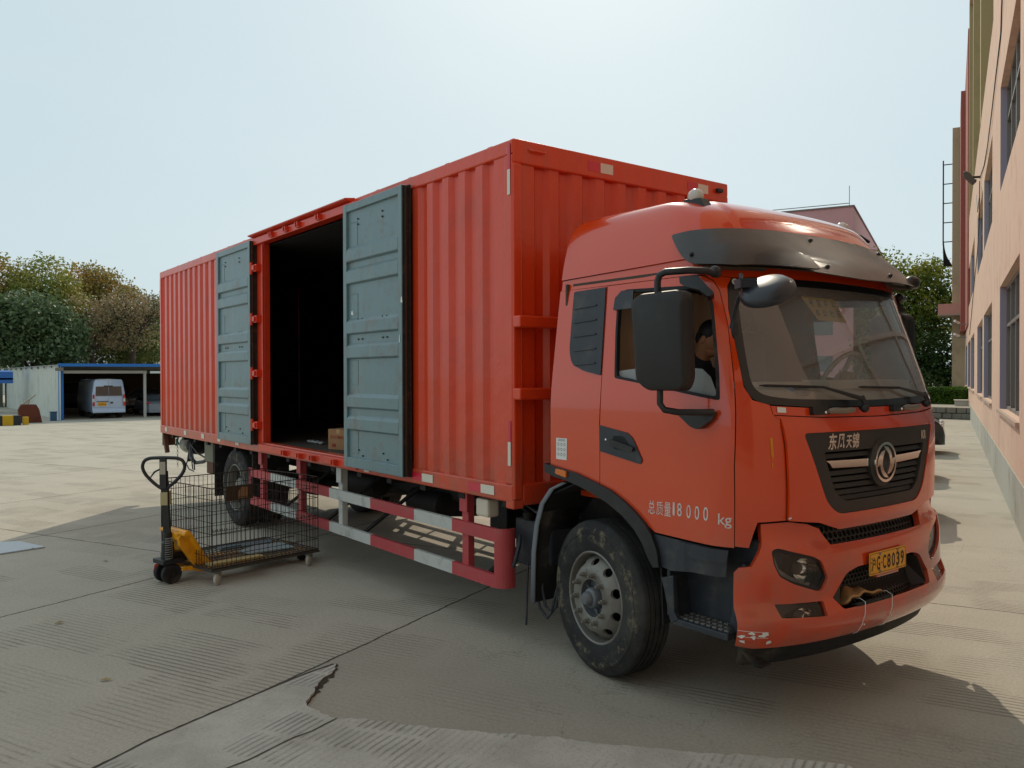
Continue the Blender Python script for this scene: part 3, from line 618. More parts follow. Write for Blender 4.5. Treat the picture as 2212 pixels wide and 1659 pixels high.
def wheel(name, loc, rz, side, concave=False, W=.285, R=.53):
    """side -1: outer face towards -y"""
    root = bpy.data.objects.new(name, None); COL.objects.link(root); root.parent = T; root.location = loc; root.rotation_euler.z = rz+(pi if side > 0 else 0)
    h = W/2
    pr = [(.300, -h+.03), (.318, -h+.018), (.35, -h+.006), (.40, -h), (.44, -h+.004), (.442, -h+.001), (.46, -h+.001), (.462, -h+.005), (.485, -h+.018), (.512, -h+.030), (.523, -h+.038)]
    top = []; n = 5; y0 = -h+.045; y1 = h-.045
    for i in range(n):
        a = y0+(y1-y0)*i/n; b = y0+(y1-y0)*(i+1)/n
        top += [(R-.001+.001*(i in (1, 2, 3)), a+.006), (R+.002*(i == 2), b-.006)]
        if i < n-1: top += [(R-.014, b-.004), (R-.014, b+.004)]
    pr2 = pr+top+[(a, -b) for a, b in reversed(pr)]
    t = MB(); t.lathe(pr2, None, 72); t.build('tyre', M['tyre'], root, smooth=30)
    rim = MB(); rim.lathe([(.300, -h+.05), (.318, -h+.03), (.320, -h+.018), (.312, -h+.012), (.303, -h+.018), (.296, -h+.05), (.288, -h+.11), (.285, 0), (.285, h-.05)], None, 56)
    def dep(r):
        pts = ([(0, -h+.0), (.125, -h-.0), (.13, -h-.012), (.205, -h-.018), (.225, -h-.005), (.265, -h+.045), (.292, -h+.085)] if not concave else [(0, h-.12), (.205, h-.12), (.23, h-.11), (.27, h-.07), (.292, h-.03)])
        for (a, b), (c, d) in zip(pts, pts[1:]):
            if a <= r <= c: return b+(d-b)*(r-a)/(c-a)
        return pts[-1][1]
    holes = []
    for k in range(10):
        a = 2*pi*(k+.5)/10; c = (.247*cos(a), .247*sin(a))
        holes.append([(c[0]+.022*cos(a)*cos(q)-.034*sin(a)*sin(q), c[1]+.022*sin(a)*cos(q)+.034*cos(a)*sin(q)) for q in [2*pi*j/12 for j in range(12)]])
    circ = lambda r, n: [(r*cos(2*pi*j/n), r*sin(2*pi*j/n)) for j in range(n)]
    sheet(rim, circ(.292, 60), holes+([circ(.128, 32)] if not concave else []), lambda x, z, d: (x, dep(sqrt(x*x+z*z))+d, z), .028, thick=.02)
    ro = rim.build('rim', M['steel'], root, smooth=35)
    bk = MB(); bk.lathe([(.02, -h+.12), (.285, -h+.13), (.285, -h+.14)], None, 32); bk.build('brake_drum', M['chassis'], root, smooth=30)
    nb = MB()
    for k in range(10):
        a = 2*pi*(k+.15)/10; x, z = .168*cos(a), .168*sin(a); y = dep(.168)
        Mx = Matrix.Translation((x, y, z)) @ Matrix.Rotation(pi, 4, 'Z')
        nb.lathe([(.024, -.004), (.024, .006), (.017, .007), (.017, .032), (.012, .033), (.010, .05), (0, .051)], Mx, 6)
    nb.build('wheel_nut', M['steel'], ro, smooth=30)
    hb = MB()
    if not concave:
        hb.lathe([(.126, -h+.0), (.122, -h+.05), (.075, -h+.055), (.072, -h-.01), (.066, -h-.022), (.05, -h-.03), (.048, -h-.055), (.035, -h-.072), (0, -h-.078)], None, 28)
        for k in range(5):
            a = 2*pi*k/5; hb.box((.098*cos(a), -h+.03, .098*sin(a)), (.06, .03, .008), Matrix.Rotation(-a, 3, 'Y'))
    else: hb.lathe([(.13, h-.12), (.125, h-.20), (.10, h-.23), (0, h-.24)], None, 24)
    hb.build('hub', M['steel'] if concave else mat('hub_grey', '6c7076', .5, metal=.3, var=.1, dirt='6a6252', dirt_amt=.6, ds=9), root, smooth=35)
    return root
wheel('front_wheel', (0, -1.035, .53), radians(-8), -1); wheel('front_wheel', (0, 1.035, .53), radians(-8), 1)
for s in (-1, 1):
    wheel('rear_wheel', (-7.22, s*1.075, .53), 0, s, concave=True); wheel('rear_wheel', (-7.22, s*.755, .53), 0, s, concave=True)
# ------------------------------------------------------------------ cab
TH = .022
def pf(S, off, mir=1):
    return lambda u, z, d: S.P(u*mir, z, (off(u*mir, z) if callable(off) else off)-d)
def panel(name, S, outer, holes, m, off=0., thick=TH, step=.06, parent=None, both=False, smooth=32, label=None):
    out = []
    for mir in ((1, -1) if both else (1,)):
        b = MB(); sheet(b, outer, holes, pf(S, off, mir), step, thick)
        o = b.build(name, m, parent[0 if mir == 1 else 1] if isinstance(parent, list) else (parent or T), smooth=smooth)
        if label: o['label'] = label
        out.append(o)
    return out if both else out[0]
def sym(half): return half+[(-u, z) for u, z in reversed(half)]
WS_O = [(-.62, 1.870), (-.97, 1.893), (-1.073, 1.921), (-1.112, 1.997), (-1.117, 2.171), (-1.123, 2.456), (-1.100, 2.60), (-1.06, 2.648), (-.8, 2.662), (0, 2.668)]
WS_O = [(0, 1.866)]+WS_O+[(-u, z) for u, z in reversed(WS_O[:-1])]
WI = [(-.147, 1.906), (-.8, 1.922), (-.95, 1.938), (-1.017, 1.957), (-1.057, 2.0), (-1.068, 2.06), (-1.066, 2.227), (-1.056, 2.45), (-1.03, 2.572), (-.97, 2.61), (-.5, 2.62)]
WI = WI+[(-u, z) for u, z in reversed(WI)]
WIN = rpoly([(-2.118, 2.045), (-1.876, 2.011), (-1.304, 1.922), (-1.262, 1.915), (-1.243, 2.107), (-1.215, 2.51), (-1.265, 2.608), (-2.009, 2.634), (-2.085, 2.58), (-2.108, 2.349)], [.02, 0, 0, .03, 0, .08, .10, .06, .05, 0])
DOOR = [(-1.763, 1.078), (-1.19, 1.062), (-1.198, 1.54), (-1.182, 1.853), (-1.168, 2.055), (-1.150, 2.363), (-1.165, 2.57), (-1.195, 2.63), (-1.25, 2.662), (-1.33, 2.672), (-2.199, 2.672), (-2.244, 2.045), (-2.262, 1.737), (-2.263, 1.455), (-2.264, 1.326), (-2.15, 1.295), (-2.016, 1.235), (-1.92, 1.18), (-1.834, 1.118)]
HAND = rpoly([(-2.262, 1.727), (-2.003, 1.690), (-1.954, 1.660), (-1.868, 1.520), (-1.885, 1.495), (-2.258, 1.553)], [.004, .01, .02, .02, .02, .004])
doors = panel('door', CAB, DOOR, [WIN], M['cab'], .004, both=True)
panel('side_panel', CAB, [(-2.272, 1.328), (-2.271, 1.46), (-2.274, 1.737), (-2.252, 2.045), (-2.207, 2.674), (-2.786, 2.677), (-2.786, 1.405), (-2.62, 1.392), (-2.42, 1.365)], [], M['cab'], .002, both=True)
panel('vent_panel', CAB, rpoly([(-2.596, 2.658), (-2.214, 2.665), (-2.252, 2.062), (-2.427, 2.093), (-2.567, 2.143), (-2.602, 2.243)], [.02, 0, .02, .03, .06, .04]), [], M['dusty'], .012, both=True)
for k in range(5):
    z = 2.53-k*.1
    panel('vent_louvre', CAB, [(-2.575+.01*k, z), (-2.31, z+.012), (-2.31, z+.022), (-2.575+.01*k, z+.014)], [], M['dusty'], .020, both=True, thick=.012)
panel('corner_panel', CAB, [(-1.186, 1.070), (-1.106, 1.062), (-1.083, 1.14), (-1.058, 1.209), (-.873, 1.214), (-.874, 1.39), (-.889, 1.654), (-.914, 1.812), (-.960, 1.834), (-.970, 1.889), (-1.075, 1.917), (-1.116, 1.995), (-1.121, 2.17), (-1.127, 2.456), (-1.105, 2.602), (-1.068, 2.652), (-1.24, 2.672), (-1.189, 2.635), (-1.159, 2.573), (-1.144, 2.363), (-1.162, 2.055), (-1.176, 1.853), (-1.192, 1.54)], [], M['cab'], 0, both=True, step=.045)
GO = rpoly([(-.755, 1.718), (.755, 1.718), (.69, 1.46), (.60, 1.31), (.475, 1.225), (-.475, 1.225), (-.60, 1.31), (-.69, 1.46)], [.03, .03, .1, .1, .06, .06, .1, .1])
GO = rpoly([(-.765, 1.720), (.765, 1.720), (.575, 1.300), (.47, 1.222), (-.47, 1.222), (-.575, 1.300)], [.035, .035, .07, .06, .06, .07])
HOOD = [(-.868, 1.214), (-.635, 1.186), (-.52, 1.150), (-.437, 1.126), (.437, 1.126), (.52, 1.150), (.635, 1.186), (.868, 1.214), (.869, 1.39), (.884, 1.654), (.909, 1.806), (.95, 1.826), (.6, 1.806), (0, 1.797), (-.6, 1.806), (-.95, 1.826), (-.909, 1.806), (-.884, 1.654), (-.869, 1.39)]
hood = panel('bonnet', CAB, HOOD, [GO], M['cab'], lambda u, z: .006+.016*max(0, min(1, (1.80-z)/.05))*max(0, min(1, (z-1.12)/.06)), step=.05)
GI = rpoly([(-.60, 1.602), (.60, 1.602), (.50, 1.36), (.405, 1.296), (-.405, 1.296), (-.50, 1.36)], [.03]*6)
ring = [(.155*cos(a), 1.51+.155*sin(a)) for a in [2*pi*k/28 for k in range(28)]]
# grille surround with a bulge round the emblem
GI2 = [p for p in GI]
gs = panel('grille', CAB, GO, [GI2], M['grey'], .016, thick=.05, step=.05)
b = MB(); sheet(b, [(.15*cos(2*pi*k/36), 1.51+.155*sin(2*pi*k/36)) for k in range(36)], [], pf(CAB, .020), .06, .05); b.build('emblem_base', M['grey'], gs, smooth=30)
b = MB(); sheet(b, GI, [], pf(CAB, -.05), .08); b.build('grille_back', M['liner'], gs, smooth=30)
b = MB()
for k, z in enumerate((1.575, 1.47, 1.43, 1.39, 1.35, 1.315)):
    xw = .60-.60*(1.60-z)*.42/.60-.01 if z > 1.36 else .50-(1.36-z)*1.4
    xw = .595-(1.602-z)*.42 if z > 1.36 else .49-(1.36-z)*1.5
    b.grid(lambda u, q: CAB.P(u, z+(-.014, .012, .012, -.010)[q], (.004, -.006, -.034, -.034)[q]), frange(-xw, xw, 26), [0, 1, 2, 3])
b.build('slat', M['grey'], gs, smooth=40)
for s in (-1, 1):
    b = MB(); sheet(b, rpoly([(s*.575, 1.548), (s*.148, 1.540), (s*.148, 1.493), (s*.520, 1.503), (s*.54, 1.53)], .008), [], pf(CAB, .012), .06, .03); b.build('chrome_bar', M['chrome'], gs, smooth=30)
em = MB(); R0 = .124
cir = lambda r, n=44: [(r*cos(2*pi*k/n), 1.51+r*sin(2*pi*k/n)) for k in range(n)]
sheet(em, cir(.126), [cir(.110)], pf(CAB, .040), .03, .02)
sw_ = [(-.92, -.27), (-.95, .1), (-.80, .42), (-.52, .58), (-.12, .62), (-.31, .38), (-.42, .12), (-.46, -.08), (-.38, -.35), (-.16, -.60), (.22, -.74), (-.02, -.80), (-.36, -.70), (-.60, -.42), (-.71, -.12), (-.82, -.16)]
sw1 = rpoly([(-.98, -.20), (-.90, .22), (-.55, .58), (-.10, .66), (-.34, .30), (-.43, -.05), (-.30, -.42), (.26, -.84), (-.22, -.80), (-.58, -.48), (-.70, -.08), (-.80, -.20)], [.0, .2, .2, 0, .1, .1, .15, 0, .15, .2, .1, .0])
for sg in (1, -1):
    sheet(em, [(sg*x*.108, 1.51+sg*y*.118) for x, y in sw1], [], pf(CAB, .040), .03, .018)
em.build('emblem', M['chrome'], gs, smooth=30)
lt = MB()
for i, (c, u, z, s_) in enumerate((('东', -.522, 1.662, 1.2), ('风', -.443, 1.660, 1.1), ('天', -.368, 1.655, .95), ('锦', -.302, 1.660, 1.15))):
    text(lt, c, lambda x, y, d, u=u, z=z: CAB.P(u+x+.18*y, z+y, .020), h=.082*s_, w=.060*s_, bold=.022)
text(lt, 'KR', lambda x, y, d: CAB.P(.60+x, 1.655+y, .020), w=.09, h=.058, bold=.04)
lt.build('badge', mat('badge_silver', 'd9c6b8', .35, metal=.2, var=.02), gs)
# cowl strip with grab handles and wipers
cowl = panel('cowl', CAB, [(-.952, 1.832), (-.6, 1.812), (0, 1.803), (.6, 1.812), (.952, 1.832), (.962, 1.884), (.62, 1.864), (0, 1.860), (-.62, 1.864), (-.962, 1.884)], [], M['cab'], -.004)
for u0 in (-.685, .138):
    b = MB(); f = pf(CAB, .0)
    sheet(b, rpoly([(u0, 1.824), (u0+.14, 1.824), (u0+.14, 1.868), (u0, 1.868)], .012), [], pf(CAB, .028), .05, .035); b.build('handle_base', M['black'], cowl, smooth=30)
    b = MB(); b.tube([CAB.P(u0+.12+.24*k/8, 1.842+.002*sin(k), .035+.004*sin(k*.8)) for k in range(9)], [.012]+[.019]*7+[.013], 8); b.build('grab_handle', mat('grey_rubber', '7a7369', .5, var=.1), cowl, smooth=60)
    b = MB(); b.ball(CAB.P(u0+.098, 1.836, .031), .010, 6); b.build('bolt', M['chrome'], cowl, smooth=60)
b = MB(); sheet(b, [(-.925, 1.845), (-.865, 1.842), (-.865, 1.872), (-.925, 1.876)], [], pf(CAB, .0), .05); b.build('label', M['white'], cowl)
def wiper(pu, pz, ku, kz, tu, tz):
    b = MB(); b.ball(CAB.P(pu, pz, .05), .028, 8); b.tube([CAB.P(pu, pz, .02), CAB.P(pu, pz+.02, .06), CAB.P(pu-.01, pz+.07, .05)], .016, 8)
    b.tube([CAB.P(pu+(ku-pu)*t, pz+.05+(kz-pz-.05)*t, .055-.03*t) for t in frange(0, 1, 8)], [.015, .014, .014, .012, .011, .010, .009, .008], 6); o = b.build('wiper', M['black'], T, smooth=50)
    b = MB(); b.tube([CAB.P(ku+(tu-ku)*t, kz+(tz-kz)*t, .018) for t in frange(-.12, 1, 12)], [.005]+[.009]*10+[.003], 6); b.build('wiper_blade', M['rubber'], o, smooth=50)
wiper(-.239, 1.85, -.575, 1.985, -1.03, 1.998)
wiper(.60, 1.86, .27, 1.972, -.21, 1.982)
# windscreen
WSL = WI
WS_O = rpoly(WS_O, .05, 3); WI = rpoly(WI, .05, 3)
frit = panel('windscreen_seal', CAB, WS_O, [WI], mat('windscreen_frit', '121315', .35, coat=.3), -.006, thick=.02, step=.05)
glass = MB(); sheet(glass, WI, [], pf(CAB, -.010), .07); wsc = glass.build('windscreen', M['glass'], T, smooth=60)
b = MB(); sheet(b, [(-1.010, 2.605), (-.925, 2.605), (-.935, 2.535), (-1.012, 2.538)], [], pf(CAB, -.0035), .04); st_ = b.build('inspection_sticker', mat('sticker_yellow', 'd8b93a', .6), wsc)
b = MB(); text(b, '2026', lambda x, y, d: CAB.P(-.968+x, 2.548+y, -.002), w=.07, h=.022, bold=.01); text(b, '检', lambda x, y, d: CAB.P(-.97+x, 2.580+y, -.002), h=.02); b.build('print', M['ink'], st_)
b = MB(); cc_ = [(-1.045+.024*cos(a), 2.628+.020*sin(a)) for a in [2*pi*k/16 for k in range(16)]]; sheet(b, cc_, [], pf(CAB, .0), .02); cs = b.build('certification_mark', M['white'], wsc)
b = MB(); text(b, '(((', lambda x, y, d: CAB.P(-1.045+x, 2.628+y, .003), w=.026, h=.022, bold=.02); b.build('print', M['ink'], cs)
# roof: lower band, groove, high roof
band = [(-2.772, 2.675), (-1.32, 2.668), (-1.22, 2.645)]
LB = [(-2.772, 2.679), (-1.26, 2.677), (-1.06, 2.658), (-.8, 2.666), (0, 2.672), (.8, 2.666), (1.06, 2.658), (1.26, 2.677), (2.772, 2.679), (2.772, 2.750), (1.45, 2.782), (0, 2.79), (-1.45, 2.782), (-2.772, 2.750)]
panel('roof_band', CAB, LB, [], M['cab'], 0.0)
b = MB(); ZZ = [2.754, 2.772, 2.79, 2.82, 2.86, 2.90, 2.94, 2.98, 3.01, 3.04, 3.07, 3.095, 3.115, 3.135, 3.15, 3.165, 3.18, 3.195, 3.205]
def rp_(u, z):
    zz = z+(.026*max(0, min(1, (2.77-abs(u))/1.4)) if z < 2.775 else 0)
    p = CAB.P(u, zz, .012 if zz < 3.0 else .012)
    # centre section of the front a little proud, so an edge runs up the roof corner
    if abs(u) < .93 and z > 2.775: p = p+CAB.N(u, zz)*.014*min(1, (.93-abs(u))/.03)
    return p
US = frange(-2.772, -1.0, 26)+frange(-.97, -.9, 4)+frange(-.86, .86, 24)+frange(.9, .97, 4)+frange(1.0, 2.772, 26)
b.grid(rp_, US, ZZ)
n = len(US); top = [rp_(u, 3.205) for u in US]
ctr = Vector((.02, 0, 3.185))
for f_, dz in ((.66, .010), (.33, .014)):
    pass
rings = [top]+[[Vector((ctr.x+(p[0]-ctr.x)*f_, p[1]*f_, 3.205+(.014)*(1-f_**2))) for p in top] for f_ in (.75, .5, .25, .02)]
for a, c in zip(rings, rings[1:]): b.add([tuple(p) for p in a]+[tuple(p) for p in c], [(i, i+1, i+1+n, i+n) for i in range(n-1)])
b.build('high_roof', M['cab'], T, smooth=50)
# back wall, floor and dark inner skin
b = MB(); zz = [1.40, 1.8, 2.2, 2.6, 2.76, 2.85, 2.95, 3.0, 3.10, 3.16, 3.19, 3.205]
L_ = [CAB.P0(2.77, z) for z in zz]; R_ = [CAB.P0(-2.77, z) for z in zz]
b.add([tuple(p) for p in L_+R_], [(i, i+1, i+1+len(zz), i+len(zz)) for i in range(len(zz)-1)]); b.add([L_[-1], R_[-1], (.02, -.6, 3.205), (.02, .6, 3.205)], [(0, 1, 2, 3)])
b.bb(-.42, 1.05, -.92, .92, 1.17, 1.21); b.bb(-.40, .05, -1.1, 1.1, 1.40, 1.43)
b.build('back_wall', M['cab'], T)
inner = MB()
sheet(inner, [(-2.76, 1.42), (-2.26, 1.42), (-1.76, 1.2), (-1.1, 1.2), (-1.1, 1.9), (-1.19, 1.95), (-1.19, 2.66), (-1.15, 2.9), (-2.76, 2.95)], [[(u*1.0, z) for u, z in WIN]], pf(CAB, -.035), .08)
sheet(inner, [(-2.76, 1.42), (-2.26, 1.42), (-1.76, 1.2), (-1.1, 1.2), (-1.1, 1.9), (-1.19, 1.95), (-1.19, 2.66), (-1.15, 2.9), (-2.76, 2.95)], [[(u*1.0, z) for u, z in WIN]], pf(CAB, -.035, -1), .08)
sheet(inner, [(-1.1, 1.2), (1.1, 1.2), (1.1, 1.88), (-1.1, 1.88)], [], pf(CAB, -.07), .1)
inner.bb(-.3, 1.05, -1.1, 1.1, 2.70, 2.72); inner.bb(-.36, -.34, -1.12, 1.12, 1.42, 2.72); inner.bb(-.3, 1.1, -.92, .92, 1.22, 1.24)
inner.build('cab_lining', M['cabin'], T)
# door details
for i, mir in enumerate((1, -1)):
    d = doors[i]
    b = MB(); sheet(b, WIN, [[(-1.69+(u+1.69)*.955, 2.27+(z-2.27)*.94) for u, z in WIN]], pf(CAB, .008, mir), .06, .03); b.build('window_seal', M['rubber'], d, smooth=30)
    hp = MB(); sheet(hp, HAND, [], pf(CAB, .012, mir), .05, .012); ho = hp.build('handle_plate', M['dusty'], d, smooth=30)
    hp = MB(); sheet(hp, rpoly([(-2.13, 1.665), (-2.03, 1.665), (-1.97, 1.60), (-1.99, 1.57), (-2.13, 1.58)], .015), [], pf(CAB, .0135, mir), .05); hp.build('handle_recess', M['liner'], ho, smooth=30)
    hp = MB(); sheet(hp, rpoly([(-2.15, 1.640), (-2.08, 1.632), (-1.93, 1.600), (-1.94, 1.573), (-2.02, 1.575), (-2.15, 1.600)], .01), [], pf(CAB, .032, mir), .05, .014); hp.build('handle', M['black'], ho, smooth=30)
    hp = MB(); hp.ball(CAB.P(mir*-2.20, 1.633, .012), (.009, .006, .009), 6); hp.build('lock', M['chrome'], ho)
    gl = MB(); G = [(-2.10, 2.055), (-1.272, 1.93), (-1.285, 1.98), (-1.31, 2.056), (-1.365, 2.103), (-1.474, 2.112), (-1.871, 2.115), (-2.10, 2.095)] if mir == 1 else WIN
    sheet(gl, G, [], pf(CAB, -.02, mir), .08); gl.build('window', M['sky_sheen'] if mir == 1 else M['sglass'], d, smooth=60)
    b = MB(); sheet(b, [(-2.12, 2.50), (-1.92, 2.50), (-1.9, 2.62), (-2.03, 2.625), (-2.10, 2.58)], [], pf(CAB, .02, mir), .05, .01); b.build('rain_deflector', M['dusty'], d, smooth=30)
b = MB()
def dl(u, z): return lambda x, y, d: CAB.P(u+x, z+y, .006)
for c, u, z, w_, h_ in (('总', -1.790, 1.233, .056, .085), ('质', -1.722, 1.234, .056, .085), ('量', -1.656, 1.236, .054, .085), ('1', -1.606, 1.245, .016, .082), ('8', -1.560, 1.246, .036, .082), ('0', -1.488, 1.244, .034, .082), ('0', -1.425, 1.244, .034, .082), ('0', -1.362, 1.246, .034, .082), ('kg', -1.245, 1.215, .078, .085)):
    text(b, c, dl(u, z), w=w_, h=h_, bold=.004 if c not in '总质量1' else 0)
b.build('stencilled_lettering', M['stencil'], doors[0])
b = MB(); sheet(b, [(-2.72, 1.616), (-2.603, 1.617), (-2.608, 1.463), (-2.722, 1.464)], [], pf(CAB, .004), .08); lb = b.build('label', M['white'], T)
b = MB()
for i in range(3):
    for j in range(3):
        u, z = -2.695+i*.033, 1.572-j*.036; q = [(u+.010*cos(a), z+.011*sin(a)) for a in [2*pi*k/8 for k in range(8)]]; sheet(b, q, [[(u+(x-u)*.7, z+(y-z)*.7) for x, y in q]], pf(CAB, .006), .05)
for z in (1.608, 1.602, 1.596): sheet(b, [(-2.70, z), (-2.62, z), (-2.62, z+.002), (-2.70, z+.002)], [], pf(CAB, .006), .05)
b.build('print', mat('grey_ink', '6b6b6b', .8), lb)
# yellow paint drips on the corner panel
b = MB(); sheet(b, rpoly([(-.985, 1.70), (-.968, 1.70), (-.962, 1.60), (-.968, 1.565), (-.978, 1.60)], .004), [], pf(CAB, .003), .04); sheet(b, rpoly([(-.975, 1.555), (-.966, 1.555), (-.967, 1.525), (-.974, 1.525)], .003), [], pf(CAB, .003), .04); b.build('paint_mark', mat('yellow_mark', 'd8860c', .5), T)
# arch trim, marker lamp, skirt, inner wing
TRIM = [(-2.83, 1.425), (-2.70, 1.408), (-2.50, 1.385), (-2.30, 1.340), (-2.15, 1.303), (-2.016, 1.243), (-1.92, 1.188), (-1.834, 1.126), (-1.77, 1.06), (-1.72, .97), (-1.70, .87), (-1.75, .86), (-1.80, .92), (-1.85, 1.00), (-1.92, 1.075), (-2.03, 1.15), (-2.17, 1.215), (-2.32, 1.262), (-2.46, 1.30), (-2.60, 1.325), (-2.70, 1.335), (-2.82, 1.36)]
tr_ = panel('wheel_arch_trim', CAB, TRIM, [], M['black'], .03, thick=.06, both=True, step=.05)
for o, mir in zip(tr_, (1, -1)):
    b = MB(); sheet(b, rpoly([(-2.69, 1.365), (-2.57, 1.345), (-2.575, 1.39), (-2.68, 1.402)], .012), [], pf(CAB, .045, mir), .04, .02); b.build('marker_lamp', M['amber'], o, smooth=40)
panel('side_skirt', CAB, [(-1.77, 1.065), (-1.22, 1.045), (-1.23, .885), (-1.45, .882), (-1.62, .86), (-1.70, .87)], [], M['dusty'], 0., both=True)
panel('side_skirt', CAB, [(-1.56, 1.052), (-1.22, 1.045), (-1.23, .965), (-1.48, .972)], [], M['dusty'], .012, both=True)
for s in (-1, 1):
    b = MB()
    arc = [(-.30, 1.30), (-.44, 1.24), (-.55, 1.12), (-.615, .95), (-.65, .75), (-.665, .36)]
    for (a, c), (e, f) in zip(arc, arc[1:]): b.add([(a, s*1.19, c), (e, s*1.19, f), (e, s*.78, f), (a, s*.78, c)], [(0, 1, 2, 3)])
    b.build('mudguard', M['rubber'], T, thick=.012, smooth=50)
    b = MB()
    for (a, c), (e, f) in zip(arc, arc[1:]): b.add([(a-.012, s*1.195, c), (e-.012, s*1.195, f), (e+.035, s*1.195, f), (a+.035, s*1.195, c)], [(0, 1, 2, 3)])
    b.build('mudguard_lip', mat('dusty_lip', '6e7278', .6, var=.1, dirt='4a4b4c', dirt_amt=.4, ds=6), T, thick=.01, smooth=50)
    b = MB(); arch = [(-.62, 1.0), (-.45, 1.20), (-.2, 1.30), (.1, 1.28), (.4, 1.12), (.6, .9), (.62, .5)]
    for (a, c), (e, f) in zip(arch, arch[1:]): b.add([(a, s*1.17, c), (e, s*1.17, f), (e, s*.72, f), (a, s*.72, c)], [(0, 1, 2, 3)])
    b.build('inner_wing', M['liner'], T, thick=.01)
    b = MB(); b.bb(.62, 1.25, s*.70, s*1.0, .50, 1.10); b.bb(.64, .67, s*.95, s*1.16, .56, .86); b.build('step_box', M['dusty'], T, bevel=.01)
    b = MB(); b.bb(.70, 1.13, s*.93, s*1.185, .525, .565)
    b.prism([(.635, s*1.19, .80), (.72, s*1.19, .83), (.73, s*1.19, .60), (.76, s*1.19, .56), (.70, s*1.19, .53)], (0, -s*.04, 0)); b.prism([(.635, s*1.19, .80), (.665, s*1.19, .80), (.72, s*1.19, .55), (.69, s*1.19, .55)], (0, -s*.25, 0))
    o = b.build('step', M['dusty'], T, bevel=.006)
    b = MB()
    for i in range(9):
        for j in range(4): b.bb(.725+i*.044, .755+i*.044, s*.96+s*j*.055, s*.985+s*j*.055, .565, .572)
    b.build('step_tread', M['steel'], o)
    b = MB(); b.tube([(1.13, s*1.02, .95), (1.12, s*1.05, .80), (1.12, s*1.08, .62), (1.13, s*1.05, .5)], [.03, .04, .05, .03], 8); b.build('washer_pipe', M['dusty'], T, smooth=60)

# bumper
BO = [(-1.062, 1.100), (-1.064, 1.196), (-.868, 1.198), (-.72, 1.175), (-.62, 1.140), (-.585, 1.085), (-.555, 1.045), (.555, 1.045), (.585, 1.085), (.62, 1.140), (.72, 1.175), (.868, 1.198), (1.064, 1.196), (1.062, 1.100), (1.10, 1.03), (1.136, .965), (1.205, .958), (1.232, .93), (1.238, .52), (1.143, .505), (.908, .505), (.6, .505), (0, .505), (-.6, .505), (-.908, .505), (-1.143, .505), (-1.238, .52), (-1.232, .93), (-1.205, .958), (-1.136, .965), (-1.10, 1.03)]
HL = rpoly([(-1.022, 1.047), (-.975, 1.056), (-.72, .993), (-.655, .962), (-.605, .858), (-.655, .79), (-.70, .793), (-.87, .850), (-.965, .900), (-1.003, .970)], .02)
FG = rpoly([(-1.004, .745), (-.655, .725), (-.662, .648), (-.985, .665)], .012)
IN = rpoly([(-.575, .735), (-.44, .868), (-.33, .895), (.33, .895), (.44, .868), (.575, .735), (.52, .664), (-.52, .664)], [.01, .03, .03, .03, .03, .01, .02, .02])
mirp = lambda P: [(-u, z) for u, z in P]
bo_ = lambda u, z: .017*(1-max(0, min(1, (z-((1.075 if abs(u) > .9 else 1.015+.06*max(0, (abs(u)-.55)/.35)) if abs(u) > .55 else 1.015))/.018)))
bumper = panel('bumper', BUMP, BO, [HL, mirp(HL), FG, mirp(FG), IN], M['cab'], bo_, thick=.04, step=.04)
b = MB(); sheet(b, [(-1.02, 1.12), (1.02, 1.12), (1.02, .53), (-1.02, .53)], [], pf(BUMP, -.10), .1); b.build('bumper_backing', M['liner'], bumper, smooth=40)
